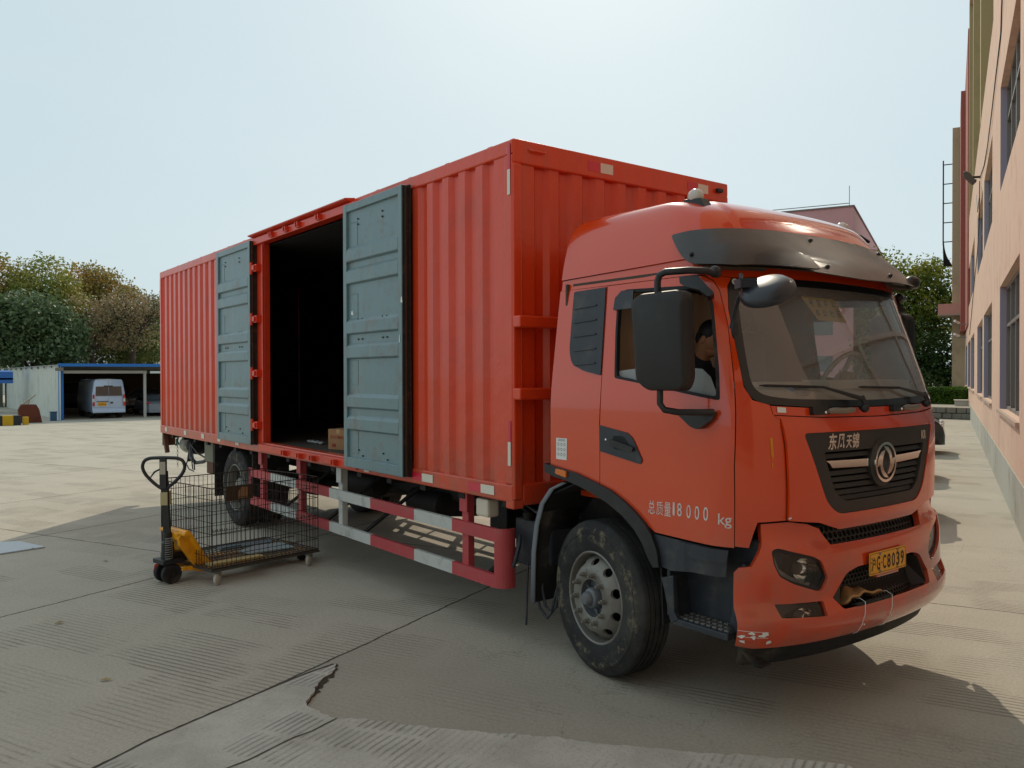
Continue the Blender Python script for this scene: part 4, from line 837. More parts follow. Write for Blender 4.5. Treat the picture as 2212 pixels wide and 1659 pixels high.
for s in (1, -1):
    P = HL if s == 1 else mirp(HL); cx, cz = s*-.80, .925
    b = MB(); sheet(b, P, [], pf(BUMP, -.085), .05); hl = b.build('headlight', mat('lamp_housing', '100f0e', .3, coat=.4), bumper, smooth=40)
    sc_ = lambda P, f, g: [(cx+(u-cx)*f, cz+(z-cz)*g) for u, z in P]
    b = MB(); sheet(b, P, [sc_(P, .90, .84)], pf(BUMP, .0), .05, .06); b.build('headlight_rim', M['black'], hl, smooth=40)
    lo = [q for q in sc_(P, .88, .80)]
    b = MB(); sheet(b, rpoly([(s*-.995, 1.00), (s*-.955, .915), (s*-.86, .862), (s*-.72, .815), (s*-.70, .830), (s*-.86, .885), (s*-.94, .935), (s*-.972, 1.01)], .008), [], pf(BUMP, -.03), .05, .01); b.build('light_guide', mat('light_guide', '9a938a', .35), hl, smooth=40)
    b = MB(); c_ = BUMP.P(s*-.755, .915, -.075); nn = Vector(BUMP.N(s*-.755, .915)); q = nn.to_track_quat('Y', 'Z').to_matrix().to_4x4()
    b.lathe([(.0, -.02), (.04, -.012), (.065, .015), (.078, .055)], Matrix.Translation(c_) @ q @ Matrix.Diagonal((1.15, 1, .95, 1)), 20); b.build('reflector', M['chrome'], hl, smooth=40)
    b = MB(); sheet(b, P, [], pf(BUMP, -.006), .05); b.build('lens', M['lens'], hl, smooth=60)
    P = FG if s == 1 else mirp(FG)
    b = MB(); sheet(b, P, [], pf(BUMP, -.07), .05); fo = b.build('fog_lamp', mat('lamp_housing', '100f0e', .3), bumper, smooth=40)
    b = MB(); c_ = BUMP.P(s*-.80, .695, -.06); b.lathe([(0, -.02), (.03, -.01), (.04, .03)], Matrix.Translation(c_) @ q @ Matrix.Diagonal((1.7, 1, .75, 1)), 16); b.build('reflector', M['chrome'], fo, smooth=40)
    b = MB(); sheet(b, P, [], pf(BUMP, -.004), .05); b.build('lens', M['lens'], fo, smooth=60)
    # black cheeks either side of the intake
    b = MB(); b.add([BUMP.P(s*-.575, .735, -.01), BUMP.P(s*-.46, .85, -.01), BUMP.P(s*-.46, .85, -.15), BUMP.P(s*-.45, .67, -.15), BUMP.P(s*-.53, .67, -.01)], [(0, 1, 2, 3, 4)]); b.build('intake_cheek', M['grey'], bumper)
def hexmesh(name, poly, off, r, parent, depth=.012):
    b = MB(); x0, x1 = min(p[0] for p in poly), max(p[0] for p in poly); z0, z1 = min(p[1] for p in poly), max(p[1] for p in poly)
    dx, dz = r*sqrt(3), r*1.5; row = 0; z = z0
    while z < z1+r:
        x = x0+(dx/2 if row % 2 else 0)
        while x < x1+r:
            if inside((x, z), poly):
                o_ = [(x+r*1.02*sin(k*pi/3), z+r*.8*cos(k*pi/3)) for k in range(6)]; i_ = [(x+r*.78*sin(k*pi/3), z+r*.58*cos(k*pi/3)) for k in range(6)]
                b.add([BUMP.P(*p, off) for p in o_]+[BUMP.P(*p, off) for p in i_]+[BUMP.P(*p, off-depth) for p in i_], [(k, (k+1) % 6, (k+1) % 6+6, k+6) for k in range(6)]+[(k+6, (k+1) % 6+6, (k+1) % 6+12, k+12) for k in range(6)])
            x += dx
        z += dz*.8; row += 1
    return b.build(name, M['grey'], parent)
UG = [(-.62, 1.140), (-.60, 1.17), (-.46, 1.13), (.46, 1.13), (.60, 1.17), (.62, 1.14), (.555, 1.03), (-.555, 1.03)]
hexmesh('upper_mesh', [(-.61, 1.15), (.61, 1.15), (.545, 1.035), (-.545, 1.035)], -.05, .027, bumper)
b = MB(); sheet(b, [(-.70, 1.19), (.70, 1.19), (.60, 1.03), (-.60, 1.03)], [], pf(BUMP, -.075), .08); b.build('mesh_backing', M['liner'], bumper)
hexmesh('lower_mesh', [(-.52, .67), (-.42, .86), (.42, .86), (.52, .67)], -.09, .022, bumper)
b = MB(); b.grid(lambda u, k: BUMP.P(u, .664+.006*k, -.12*k-.002), frange(-.52, .52, 20), [0, 1]); b.build('bumper_ledge', M['cab'], bumper, smooth=40)
b = MB(); b.grid(lambda u, k: BUMP.P(u, (.515, .47, .41, .37)[k], (-.022, -.018, -.03, -.05)[k]), frange(-1.20, .80, 40), [0, 1, 2, 3]); b.build('bumper_lip', M['rubber'], bumper, thick=.012, smooth=50)
b = MB(); b.grid(lambda a, k: (1.10+.16*a, -1.15+.10*k+.10*a, .60-.22*sin(a*pi/2)), frange(0, 1, 8), [0, 1]); b.build('lower_flap', M['rubber'], bumper, thick=.012, smooth=60)
b = MB(); rr = random.Random(5)
for k in range(8):
    u, z = -1.14+rr.uniform(-.07, .10), .575+rr.uniform(-.035, .02)
    q = rpoly([(u+rr.uniform(.004, .028)*cos(a), z+rr.uniform(.003, .014)*sin(a)) for a in [2*pi*j/7 for j in range(7)]], .002); sheet(b, q, [], pf(BUMP, .0195), .05)
for z in (.60, .567): sheet(b, [(-1.235, z+.008), (-1.07, z), (-1.07, z+.002), (-1.235, z+.0105)], [], pf(BUMP, .019), .05)
sheet(b, rpoly([(-.875, 1.223), (-.855, 1.226), (-.853, 1.236), (-.874, 1.234)], .002), [], pf(CAB, .0245), .02)
b.build('paint_chip', M['white'], bumper)
# number plate
pl = thing('', None, None) if False else bpy.data.objects.new('number_plate', None)
bpy.data.objects.remove(pl)
PX = 1.462
b = MB(); b.prism([(PX, y-.0, z) for y, z in rpoly([(-.245, .825), (.195, .825), (.195, .965), (-.245, .965)], .01)], (.004, 0, 0)); npl = b.build('number_plate', M['plateY'], bumper)
b = MB(); o1 = rpoly([(-.238, .832), (.188, .832), (.188, .958), (-.238, .958)], .01); o2 = [(-.025+(y+.025)*.985, .895+(z-.895)*.955) for y, z in o1]; sheet(b, o1, [o2], lambda y, z, d: (PX+.0048, y, z), .2)
for c, y, w_, h_ in (('沪', -.203, .05, .088), ('G', -.143, .040, .088), ('·', -.108, .010, .010), ('C', -.072, .040, .088), ('8', -.018, .040, .088), ('0', .037, .040, .088), ('3', .092, .040, .088), ('9', .147, .040, .088)):
    text(b, c, lambda x, z, d, y=y: (PX+.005, y+x, .893+z), w=w_, h=h_, bold=.022 if c not in '沪' else .01)
b.build('plate_lettering', M['ink'], npl)
b = MB()
for y in (-.125, .085):
    for z in (.842, .950): b.ball((PX+.006, y, z), (.006, .009, .009), 6)
b.build('plate_screw', M['steel'], npl, smooth=60)
b = MB(); b.bb(PX-.06, PX-.001, -.15, .12, .80, .96); b.build('plate_bracket', M['cab'], bumper, bevel=.01)
# sun visor
VO = VIS
vh = [(0, 2.985), (-.5, 2.978), (-1.026, 2.958), (-1.437, 2.938), (-1.375, 2.84), (-1.32, 2.752), (-1.291, 2.688), (-1.106, 2.652), (-.549, 2.645), (-.3, 2.632), (0, 2.622)]
VP = vh+[(-u, z) for u, z in reversed(vh[1:-1])]
vis = panel('sun_visor', CAB, rpoly(VP, .03, 2), [], M['smoke'], VIS, thick=.010, step=.06)
for mir in (1,):
    vb = MB(); sheet(vb, rpoly([(-1.27, 2.79), (-1.143, 2.811), (-.91, 2.808), (-.726, 2.792), (-.60, 2.765), (-.53, 2.735), (-.515, 2.684), (-.499, 2.657), (-.549, 2.650), (-1.106, 2.657), (-1.27, 2.69)], .01), [], pf(CAB, lambda u, z: VIS(u, z)+.004+.026*max(0, min(1, (1.25-abs(u))/.25)), mir), .04, .014); vb.build('visor_crease', M['smoke'], vis, smooth=40)
b = MB()
for u, z in ((-1.29, 2.76), (-.24, 2.92), (-.36, 2.69), (.84, 2.92), (.46, 2.69), (1.29, 2.76)):
    p = CAB.P(u, z, VIS(u, z)+.004); b.ball(p, .014, 6)
b.build('visor_bolt', M['black'], vis, smooth=60)
b = MB(); b.ball(CAB.P(.92, 2.68, VIS(0, 2.68)+.0), (.05, .07, .05), 8); b.build('visor_bracket', M['smoke'], vis, smooth=60)
# roof marker lamps
for y in (-.80, .80):
    c = Vector((.60, y*1.03, 3.17)) if y < 0 else Vector((.66, .80, 3.12))
    b = MB(); b.prism([(c.x-.10, c.y-.045, c.z-.02), (c.x+.10, c.y-.045, c.z-.03), (c.x+.06, c.y-.04, c.z+.035), (c.x-.07, c.y-.04, c.z+.045)], (0, .09, 0)); b.tube([(c.x-.0, c.y+.05, c.z), (c.x+.05, c.y+.16, c.z+.005), (c.x+.08, c.y+.24, c.z-.03)], [.025, .02, .012], 8); o = b.build('roof_lamp', M['black'], T, bevel=.01)
    b = MB(); b.ball((c.x-.01, c.y, c.z+.055), (.06, .045, .055), 8); b.build('lens', mat('frosted_lens', 'b8b4aa', .15, coat=.5), o, smooth=60)
# mirrors
for s in (-1, 1):
    mr = MB()
    pts = rpoly([(.74, 2.50), (.80, 2.535), (1.055, 2.545), (1.09, 2.50), (1.10, 2.04), (1.07, 1.975), (.84, 1.975), (.775, 2.03)], [.03, .02, .04, .03, .03, .04, .03, .03])
    DX = -.19 if s > 0 else 0; DY = -.10 if s > 0 else 0
    c = (0.92, 2.26); R = RZ(radians(12*-s))
    def mp(x, z, y): v = R @ Vector((x-.92, y, 0)); return (v.x+.92+DX, s*1.50+v.y*1.0+DY, z)
    def loop(f, y): return [mp(c[0]+(x-c[0])*f, c[1]+(z-c[1])*f, y) for x, z in pts]
    rings = [loop(.86, s*.075), loop(.97, s*.06), loop(1, s*.03), loop(1, -s*.05), loop(.95, -s*.06)]
    n = len(pts)
    for a, q in zip(rings, rings[1:]): mr.add(a+q, [(i, (i+1) % n, (i+1) % n+n, i+n) for i in range(n)])
    mr.add(rings[0], [tuple(range(n))]); mr.add(rings[-1], [tuple(range(n))])
    mo = mr.build('wing_mirror', M['grey'] if False else mat('mirror_shell', '1f1f1f', .55, var=.1, dirt='3c3a36', dirt_amt=.4, ds=5, bump=.05), T, smooth=45)
    q = MB(); q.tube([(.90+DX, s*1.52+DY, 2.52), (.90+DX, s*1.52+DY, 2.60), (.915+DX, s*1.52+DY, 2.635), (.95+DX, s*1.51+DY, 2.65), (1.05+DX, s*1.43+DY, 2.655), (1.10+DX, s*1.33+DY, 2.655), (1.11+DX, s*1.24+DY, 2.64)], .020, 10)
    q.tube([(.90+DX, s*1.50+DY, 2.0), (.90+DX, s*1.50+DY, 1.90), (.925+DX*.8, s*1.49+DY, 1.865), (.98+DX*.5, s*1.44+DY, 1.852), (1.05+DX*.5, s*1.33+DY*.5, 1.850), (1.08+DX*.3, s*1.25+DY*.4, 1.85)], .019, 10); q.ball((1.10+DX, s*1.26+DY, 2.655), .035, 8); q.build('mirror_arm', M['black'], mo, smooth=60)
    q = MB()
    for (u, z, pts_) in ((0, 0, [(-1.54, 1.85), (-1.28, 1.85), (-1.30, 1.80), (-1.37, 1.745), (-1.42, 1.76)]), (0, 0, [(-1.39, 2.655), (-1.28, 2.645), (-1.20, 2.53), (-1.235, 2.51), (-1.29, 2.56), (-1.39, 2.61)])):
        sheet(q, rpoly(pts_, .012), [], pf(CAB, .075, -s), .05, .07)
    q.build('mirror_mount', M['black'], mo, smooth=35)
b = MB(); cR = Vector((1.50, -1.33, 2.52)); Rm = (Vector((.12, -.50, .86))).normalized().to_track_quat('Y', 'Z').to_matrix().to_4x4()
b.lathe([(0, .045), (.06, .042), (.11, .030), (.143, 0), (.147, -.025), (.138, -.045), (0, -.045)], Matrix.Translation(cR) @ Rm, 32); b.box(cR+Vector((-.09, -.06, .03)), (.10, .09, .05), RZ(-.6))
rm = b.build('front_mirror', mat('mirror_blue_black', '20242c', .4, coat=.2), T, smooth=40, bevel=0)
b = MB(); b.tube([cR+Vector((-.10, -.03, .03)), (1.30, -1.22, 2.545), (1.22, -1.17, 2.57), (1.18, -1.13, 2.64)], .013, 8); b.tube([(1.30, -1.22, 2.545), (1.22, -1.20, 2.50), (1.16, -1.16, 2.42), (1.14, -1.165, 2.33)], .013, 8); b.ball((1.155, -1.155, 2.33), (.018, .025, .06), 6); b.build('mirror_arm', M['black'], rm, smooth=60)
# cab interior
b = MB(); b.grid(lambda y, k: [(1.02, y, 1.86), (.93, y, 1.96), (.98, y, 2.02), (1.28-.16*(abs(y)/1.1)**2, y, 1.955), (1.33-.22*(abs(y)/1.1)**2, y, 1.90)][k], frange(-1.06, 1.06, 16), range(5))
b.bb(.88, 1.10, -1.0, 1.0, 1.5, 1.9); b.bb(1.0, 1.2, -.25, .75, 1.97, 2.03); b.build('dashboard', M['dash'], T, smooth=35)
b = MB(); b.bb(-.05, .5, .25, .85, 1.55, 1.72); b.prism([(-.12, .28, 1.7), (.04, .28, 1.7), (-.02, .28, 2.42), (-.16, .28, 2.42)], (0, .5, 0)); b.bb(-.14, -.02, .4, .65, 2.44, 2.64); b.build('driver_seat', M['cushion'], T, bevel=.04)
b = MB(); b.bb(-.05, .5, -.85, -.25, 1.50, 1.64); b.build('passenger_seat', M['cushion'], T, bevel=.04)
b = MB(); Mw = Matrix.Translation((.78, .56, 2.02)) @ Matrix.Rotation(radians(-62), 4, 'Y') @ Matrix.Rotation(pi/2, 4, 'X')
b.tube([Mw @ Vector((.225*cos(a), 0, .225*sin(a))) for a in [2*pi*k/32 for k in range(32)]], .017, 8, closed=True); b.lathe([(0, .02), (.07, .015), (.08, -.02)], Mw, 20)
for a in (0, pi, -pi/2): b.tube([Mw @ Vector((.07*cos(a), 0, .07*sin(a))), Mw @ Vector((.22*cos(a), 0, .22*sin(a)))], .018, 6)
b.tube([(.80, .56, 2.0), (1.0, .56, 1.88)], .04, 8); b.build('steering_wheel', M['dash'], T, smooth=50)
b = MB(); b.grid(lambda y, z: (.02+.035*sin(y*23)+.02*sin(y*51+z*3), y, z), frange(-1.08, .12, 60), frange(1.7, 2.68, 6)); b.build('cab_curtain', M['curtain'], T, smooth=80)
b = MB(); sheet(b, [(-.92, 2.64), (.92, 2.64), (.78, 2.578), (-.5, 2.585), (-.92, 2.60)], [], pf(CAB, -.05), .08, .01); b.build('shade_screen', mat('roller_shade', '26221e', .9), T)
# ------------------------------------------------------------------ small things round the lorry
def carton(label, loc, rz, d, txt):
    t = thing('cardboard_box', label, 'box', loc, rz, 'cartons in the cargo hold')
    b = MB(); b.bb(-d[0]/2, d[0]/2, -d[1]/2, d[1]/2, 0, d[2]); b.build('carton', mat('cardboard', '9c7450', .85, var=.1, dirt='7c5a3c', dirt_amt=.3, ds=9), t, bevel=.004)
    b = MB(); b.bb(-.025, .025, -d[1]/2-.001, d[1]/2+.001, d[2]-.05, d[2]+.001); b.build('tape', mat('brown_tape', 'b08a5c', .3), t)
    if txt:
        b = MB(); text(b, txt, lambda x, y, dd: (x, -d[1]/2-.002, d[2]*.62+y), w=d[0]*.8, h=.035, bold=.02); b.bb(-.09, -.03, -d[1]/2-.002, -d[1]/2-.001, .03, .07); b.build('print', mat('red_print', '8c3a2a', .8), t)
carton('brown cardboard box with red print nearest the open cargo doorway', (-4.62, -.80, 1.216), radians(22), (.30, .24, .235), 'ZOOMAX')
carton('brown cardboard box standing just behind the printed one', (-4.72, -.42, 1.216), radians(10), (.34, .28, .27), None)
b = MB()
for i in range(10): b.ball((-5.75+i*.045, -.75+.03*sin(i*2), 1.235), (.04, .03, .02), 4)
tag(b.build('plastic_scrap', mat('clear_film', '8d9492', .3), smooth=60), 'crumpled clear plastic scrap on the cargo floor by the doorway', 'scrap')

# pallet truck
j = thing('pallet_jack', 'yellow hand pallet truck with a black looped handle', 'pallet jack', (-4.50, -2.80, 0), math.atan2(.978, -.208))
yel = mat('jack_yellow', 'e8a010', .4, var=.1, dirt='6d5420', dirt_amt=.4, ds=7, coat=.2)
b = MB()
for s in (-1, 1):
    b.prism([(.03, s*.12, .46), (.07, s*.12, .51), (.12, s*.12, .50), (.31, s*.12, .16), (.31, s*.12, .09), (.24, s*.12, .09), (.20, s*.12, .16), (.04, s*.12, .38)], (0, s*.045, 0))
    b.prism([(.04, s*.14, .515), (.12, s*.14, .51), (.33, s*.14, .165), (.31, s*.14, .14), (.11, s*.14, .47), (.04, s*.14, .49)], (0, s*.12, 0))
b.bb(.03, .12, -.14, .14, .43, .50); b.prism([(.06, -.14, .45), (.09, -.14, .45), (.26, -.14, .15), (.22, -.14, .13)], (0, .28, 0))
b.tube([(.09, -.24, .50), (.09, .24, .50)], .035, 10); fr_ = b.build('lifting_frame', yel, j, bevel=.006)
for s in (-1, 1):
    b = MB(); b.prism([(.30, s*.115, .09), (.30, s*.115, .15), (1.52, s*.115, .15), (1.60, s*.115, .12), (1.60, s*.115, .09)], (0, s*.155, 0)); b.prism([(.08, s*.10, .12), (.30, s*.12, .09), (.30, s*.12, .14), (.10, s*.10, .16)], (0, s*.03, 0)); b.build('fork', yel, j, bevel=.006)
    b = MB(); b.lathe([(0, -.03), (.037, -.03), (.037, .03), (0, .03)], Matrix.Translation((1.45, s*.19, .04)), 14); b.build('load_roller', M['rubber'], j, smooth=40)
    b = MB(); b.lathe([(.045, -.028), (.092, -.028), (.10, -.02), (.10, .02), (.092, .028), (.045, .028)], Matrix.Translation((0, s*.075, .10)), 26); b.lathe([(0, -.02), (.05, -.015), (.05, .015), (0, .02)], Matrix.Translation((0, s*.075, .10)), 20); b.build('steer_wheel', M['rubber'], j, smooth=40)
b = MB()
text(b, '诺', lambda x, y, d: (.165-y*.52, -.205-x, .438+y*.85+.006), w=.075, h=.085, bold=.02)
text(b, '力', lambda x, y, d: (.215-y*.52, -.205-x, .356+y*.85+.006), w=.07, h=.075, bold=.02)
b.build('lettering', M['ink'], fr_)
b = MB(); b.add([(.247, -.16, .306), (.247, -.25, .306), (.264, -.25, .278), (.264, -.16, .278)], [(0, 1, 2, 3)]); b.build('red_sticker', M['refr'], fr_)
b = MB(); b.lathe([(0, .0), (.06, .0), (.06, .20), (.045, .22), (.045, .30), (0, .30)], Matrix.Translation((0, 0, .2)) @ Matrix.Rotation(pi/2, 4, 'X'), 18); b.bb(-.10, .12, -.11, .11, .20, .245); b.bb(-.05, .30, -.05, .05, .20, .30); b.bb(-.02, .02, -.045, .045, .06, .21)
b.build('pump', M['black'], j, smooth=35, bevel=.004)
b = MB(); b.tube([(.012*0-.02+.035*cos(k*.9), -.07+.035*sin(k*.9), .24+k*.0032) for k in range(70)], .005, 5); b.build('spring', M['steel'], j, smooth=60)
hR = RZ(radians(41))
hd = MB(); V_ = lambda x, y, z: (lambda v: (v.x, v.y, v.z))(hR @ Vector((x, y, 0))+Vector((0, 0, z)))
hd.prism([V_(-.02, -.032, .40), V_(.025, -.032, .40), V_(.025, .032, .40), V_(-.02, .032, .40)], Vector(V_(-.03, .02, .72))-Vector((0, 0, 0))*1.0)
lp = []
ctl = [(0, .93), (-.10, 1.0), (-.185, 1.09), (-.215, 1.16), (-.195, 1.225), (-.14, 1.25), (0, 1.255), (.14, 1.25), (.195, 1.225), (.215, 1.16), (.185, 1.09), (.10, 1.0)]
sp_ = rpoly(ctl, .05, 4)
hd.tube([V_(-.035, y+.02, z) for y, z in sp_], .0175, 8, closed=True)
hd.prism([V_(-.06, -.012, .95), V_(-.03, -.012, .95), V_(-.03, .052, .95), V_(-.06, .052, .95)], (0, 0, .30))
h_ = hd.build('handle', M['black'], j, smooth=40)
b = MB(); b.prism([V_(-.0625, -.008, 1.09), V_(-.0625, .048, 1.09), V_(-.0625, .048, 1.215), V_(-.0625, -.008, 1.215)], V_(.001, 0, 0)); b.prism([V_(-.0280, -.008, 1.09), V_(-.0280, .048, 1.09), V_(-.0280, .048, 1.235), V_(-.0280, -.008, 1.235)], V_(.001, 0, 0)); b.build('label', mat('sticker_grey', 'a7a294', .6), h_)
b = MB(); b.prism([V_(.0, -.034, .78), V_(.0, .05, .78), V_(.0, .05, .92), V_(.0, -.034, .92)], V_(.012, 0, 0)); b.prism([V_(-.045, -.02, .78), V_(-.045, .05, .78), V_(-.045, .05, .91), V_(-.045, -.02, .91)], V_(.0, 0, 0)); b.build('label', mat('sticker_cream', 'a99f78', .6), h_)
b = MB(); b.tube([V_(-.06, .05, 1.14), V_(-.06, .10, 1.115), V_(-.06, .14, 1.06)], [.010, .010, .006], 6); b.build('release_lever', M['black'], h_, smooth=60)
b = MB(); b.add([(-.06, .06, .20), (-.09, .09, .18), (-.10, .10, .10), (-.08, .07, .12)], [(0, 1, 2, 3)]); b.build('rag', mat('orange_rag', 'a8361c', .9), j, thick=.006)

# wire cage trolley
cg_ = thing('wire_cage_trolley', 'rusty wire mesh roll cage on white castors behind the pallet truck', 'cage trolley', (-4.05, -2.50, 0), math.atan2(.978, -.208))
LX, LY, H0, H1 = 1.25, 1.02, .17, .96
wire = mat('rusty_wire', '2a211b', .75, var=.3, dirt='5a3d28', dirt_amt=.6, ds=12)
def mesh_panel(name, o, ax, w_, h_, nx, nz, r=.0033, coil=False, parent=cg_):
    b = MB(); o = Vector(o); ax = Vector(ax); up_ = Vector((0, 0, 1)); rr = random.Random(int(w_*100+nx))
    for i in range(nx+1):
        k = rr.uniform(-.008, .008); p = o+ax*(w_*i/nx); b.tube([p, p+up_*h_*.5+ax*k, p+up_*h_], r if i not in (0, nx) else r*1.7, 4)
    for i in range(nz+1):
        k = rr.uniform(-.008, .008); p = o+up_*(h_*i/nz); b.tube([p, p+ax*w_*.5+up_*k, p+ax*w_], r if i not in (0, nz) else r*1.7, 4)
    if coil:
        pts = [o+ax*(w_*k/220)+up_*(h_*.47+.013*sin(k*1.4))+ax.cross(up_)*.013*cos(k*1.4) for k in range(221)]; b.tube(pts, .0035, 3)
        for q in (.05, .55): b.tube([o+ax*(q*w_+.05)+up_*(h_*.2), o+ax*(q*w_+.05)+up_*(h_*.2+.03), o+ax*(q*w_+.25)+up_*(h_*.2+.03), o+ax*(q*w_+.25)+up_*(h_*.2)], .005, 4)
        b.tube([o+ax*.08+up_*(h_*.8), o+ax*.08+up_*(h_*.95), o+ax*.24+up_*(h_*.95), o+ax*.24+up_*(h_*.8)], .005, 4)
    b.build(name, wire, parent)
mesh_panel('mesh_side', (0, 0, H0), (1, 0, 0), LX, H1-H0, 24, 7, coil=True)
mesh_panel('mesh_side', (0, LY, H0), (1, 0, 0), LX, H1-H0+.02, 24, 7)
mesh_panel('mesh_side', (0, 0, H0), (0, 1, 0), LY, H1-H0, 20, 7)
mesh_panel('mesh_side', (LX, 0, H0), (0, 1, 0), LY, H1-H0, 20, 7)
b = MB()
for i in range(30): b.tube([(i*LX/29, 0, H0), (i*LX/29, LY, H0)], .0045, 4)
for i in range(12): b.tube([(0, i*LY/11, H0-.006), (LX, i*LY/11, H0-.006)], .005, 4)
b.bb(-.01, LX+.01, -.012, .012, H0-.032, H0-.012); b.bb(-.01, LX+.01, LY-.012, LY+.012, H0-.032, H0-.012); b.bb(-.012, .012, 0, LY, H0-.032, H0-.012); b.bb(LX-.012, LX+.012, 0, LY, H0-.032, H0-.012)
b.build('base', mat('base_wire', '4a4740', .6, metal=.3, var=.3, dirt='6d5436', dirt_amt=.5, ds=9), cg_)
for x, y in ((.07, .03), (LX-.10, .03), (.07, LY-.03), (LX-.10, LY-.03)):
    b = MB(); b.lathe([(0, -.016), (.05, -.016), (.058, -.01), (.058, .01), (.05, .016), (0, .016)], Matrix.Translation((x, y, .058)) @ Matrix.Rotation(.5, 4, 'Z'), 22); c_ = b.build('castor', mat('castor_white', 'b9b7ac', .5, var=.1), cg_, smooth=40)
    b = MB(); b.tube([(x, y, .13), (x+.03, y, .10)], .022, 8); b.bb(x-.03, x+.03, y-.03, y+.03, .118, .126); b.build('fork', M['steel'], c_)
def lay(name, pts, z, m, label, cat, th=.01):
    t = MB(); M_ = cg_.matrix_basis; q = [Vector((x, y, z)) for x, y in pts]; q = [RZ(cg_.rotation_euler.z) @ v+Vector(cg_.location) for v in q]
    t.prism(q, (0, 0, th)); return tag(t.build(name, m), label, cat)
lay('plank', [(.04, .10), (.62, .06), (.62, .17), (.04, .21)], H0+.006, mat('pale_wood', 'a8925e', .8, var=.15), 'pale wooden plank lying in the bottom of the wire cage', 'plank', .02)
lay('plastic_sheet', [(.60, .30), (1.10, .22), (1.15, .55), (.85, .62), (.58, .50)], H0+.006, mat('grey_film', '8e9a9c', .3, var=.1), 'crumpled grey plastic sheet lying in the wire cage', 'plastic sheet', .012)
lay('plastic_sheet', [(.50, .72), (1.12, .66), (1.15, .80), (.55, .88)], H0+.006, mat('blue_grey_film', '5c7078', .35, var=.1), 'blue grey plastic strip at the back of the wire cage floor', 'plastic sheet', .012)
b = MB(); p0 = RZ(cg_.rotation_euler.z) @ Vector((.70, .96, .66))+Vector(cg_.location); ax = RZ(cg_.rotation_euler.z) @ Vector((1, 0, 0))
b.prism([p0, p0+ax*.34, p0+ax*.34+Vector((0, 0, .17)), p0+Vector((0, 0, .17))], (.02, 0, 0)); cd = tag(b.build('cardboard_piece', mat('dark_card', '4e3c2c', .9, var=.1)), 'torn cardboard sheet stuck in the far side of the wire cage', 'cardboard')
b = MB(); q = p0+ax*.16+Vector((.03, -.012, .02)); b.prism([q, q+ax*.12, q+ax*.12+Vector((0, 0, .12)), q+ax*.05+Vector((0, 0, .13)), q+Vector((0, 0, .08))], (.004, 0, 0)); b.build('label', mat('cardboard', '9c7450', .85), cd)

# white board lying on the concrete
b = MB(); q = [(-7.25, -4.62), (-7.02, -4.05), (-7.15, -3.52), (-7.72, -3.72), (-8.15, -4.6)]
b.prism([(x, y, .004+.03*(k == 0)) for k, (x, y) in enumerate(q)], (0, 0, .014)); wb = tag(b.build('sign_board', mat('board_white', 'b4bdc2', .5, var=.05)), 'white board with dark strokes lying flat on the concrete', 'board')
b = MB(); rr = random.Random(2)
for k in range(9):
    x, y = -7.62+rr.uniform(0, .42), -4.3+k*.08; b.bb(x, x+rr.uniform(.05, .16), y, y+.018, .0195, .0200)
b.build('marking', mat('board_ink', '5a6068', .7), wb)
# glove cloth and rubber pad tied on the bumper
b = MB(); b.grid(lambda u, k: BUMP.P(u, .675+.003*(k < 3)-.012*(k == 4), (-.12, -.07, -.02, .012, .02)[k]), frange(-.40, -.02, 10), range(5))
tag(b.build('rubber_pad', M['rubber'], thick=.012, smooth=50), 'black rubber pad lying under the yellow cloth on the bumper', 'pad')
b = MB()
b.grid(lambda u, k: BUMP.P(u+.02*k/6*sin(u*9), .700+.055*sin(pi*(u+.47)/.40)*(1-k/6*.6)+.008*sin(u*40+k), -.13+.15*k/6), frange(-.47, -.09, 18), range(7))
cl = tag(b.build('cloth', mat('ochre_cloth', 'a98052', .95, var=.15, vs=14, bump=.3), thick=.012, smooth=70), 'folded ochre cloth tied on the bumper below the number plate', 'cloth')
for u in (-.35, -.06):
    b = MB(); b.tube([BUMP.P(u+.015*sin(k), z, o_) for k, (z, o_) in enumerate(((.72, -.06), (.70, .01), (.675, .035), (.62, .026), (.56, .024), (.52, .026), (.49, .012)))], .0022, 5); b.ball(BUMP.P(u+.01, .56, .024), .006, 5); b.build('string', M['white'], cl, smooth=60)
# things behind the windscreen
b = MB(); Mb = Matrix.Translation((1.19, -.62, 1.965)) @ Matrix.Rotation(radians(72), 4, 'Z')
b.lathe([(0, -.11), (.03, -.11), (.033, -.09), (.033, .05), (.015, .09), (.014, .11), (0, .11)], Mb, 16); bt = tag(b.build('water_bottle', M['lens'], smooth=40), 'clear plastic water bottle lying on the dashboard', 'bottle')
b = MB(); b.lathe([(.0345, -.03), (.0345, .03)], Mb, 16); b.build('label', mat('bottle_label', '6d86b0', .5), bt)
b = MB(); b.prism([(1.10, .02, 2.02), (1.16, .06, 2.02), (1.17, .05, 2.08), (1.12, 0, 2.09)], (.01, .04, 0)); tag(b.build('phone_holder', mat('brass', '8a6a1c', .4, metal=.5), bevel=.004), 'small brass coloured phone holder on the dashboard by the steering wheel', 'phone holder')
b = MB(); no = [(-.47, 2.57), (-.10, 2.565), (-.03, 2.41), (-.36, 2.42)]
sheet(b, no, [], pf(CAB, -.03), .08); no_ = tag(b.build('paper_notice', mat('faded_yellow', 'b9a24c', .7), None), 'faded yellow paper notice hanging at the top inside the windscreen', 'notice')
b = MB()
for r_, s_ in enumerate(('号里井公', '车公社田')):
    for k, c in enumerate(s_): text(b, c, lambda x, y, d, k=k, r_=r_: CAB.P(-.385+k*.08+r_*.04+x, 2.53-r_*.065+y, -.026), h=.045, bold=.01)
b.build('lettering', mat('faded_ink', '4c4a34', .8), no_)

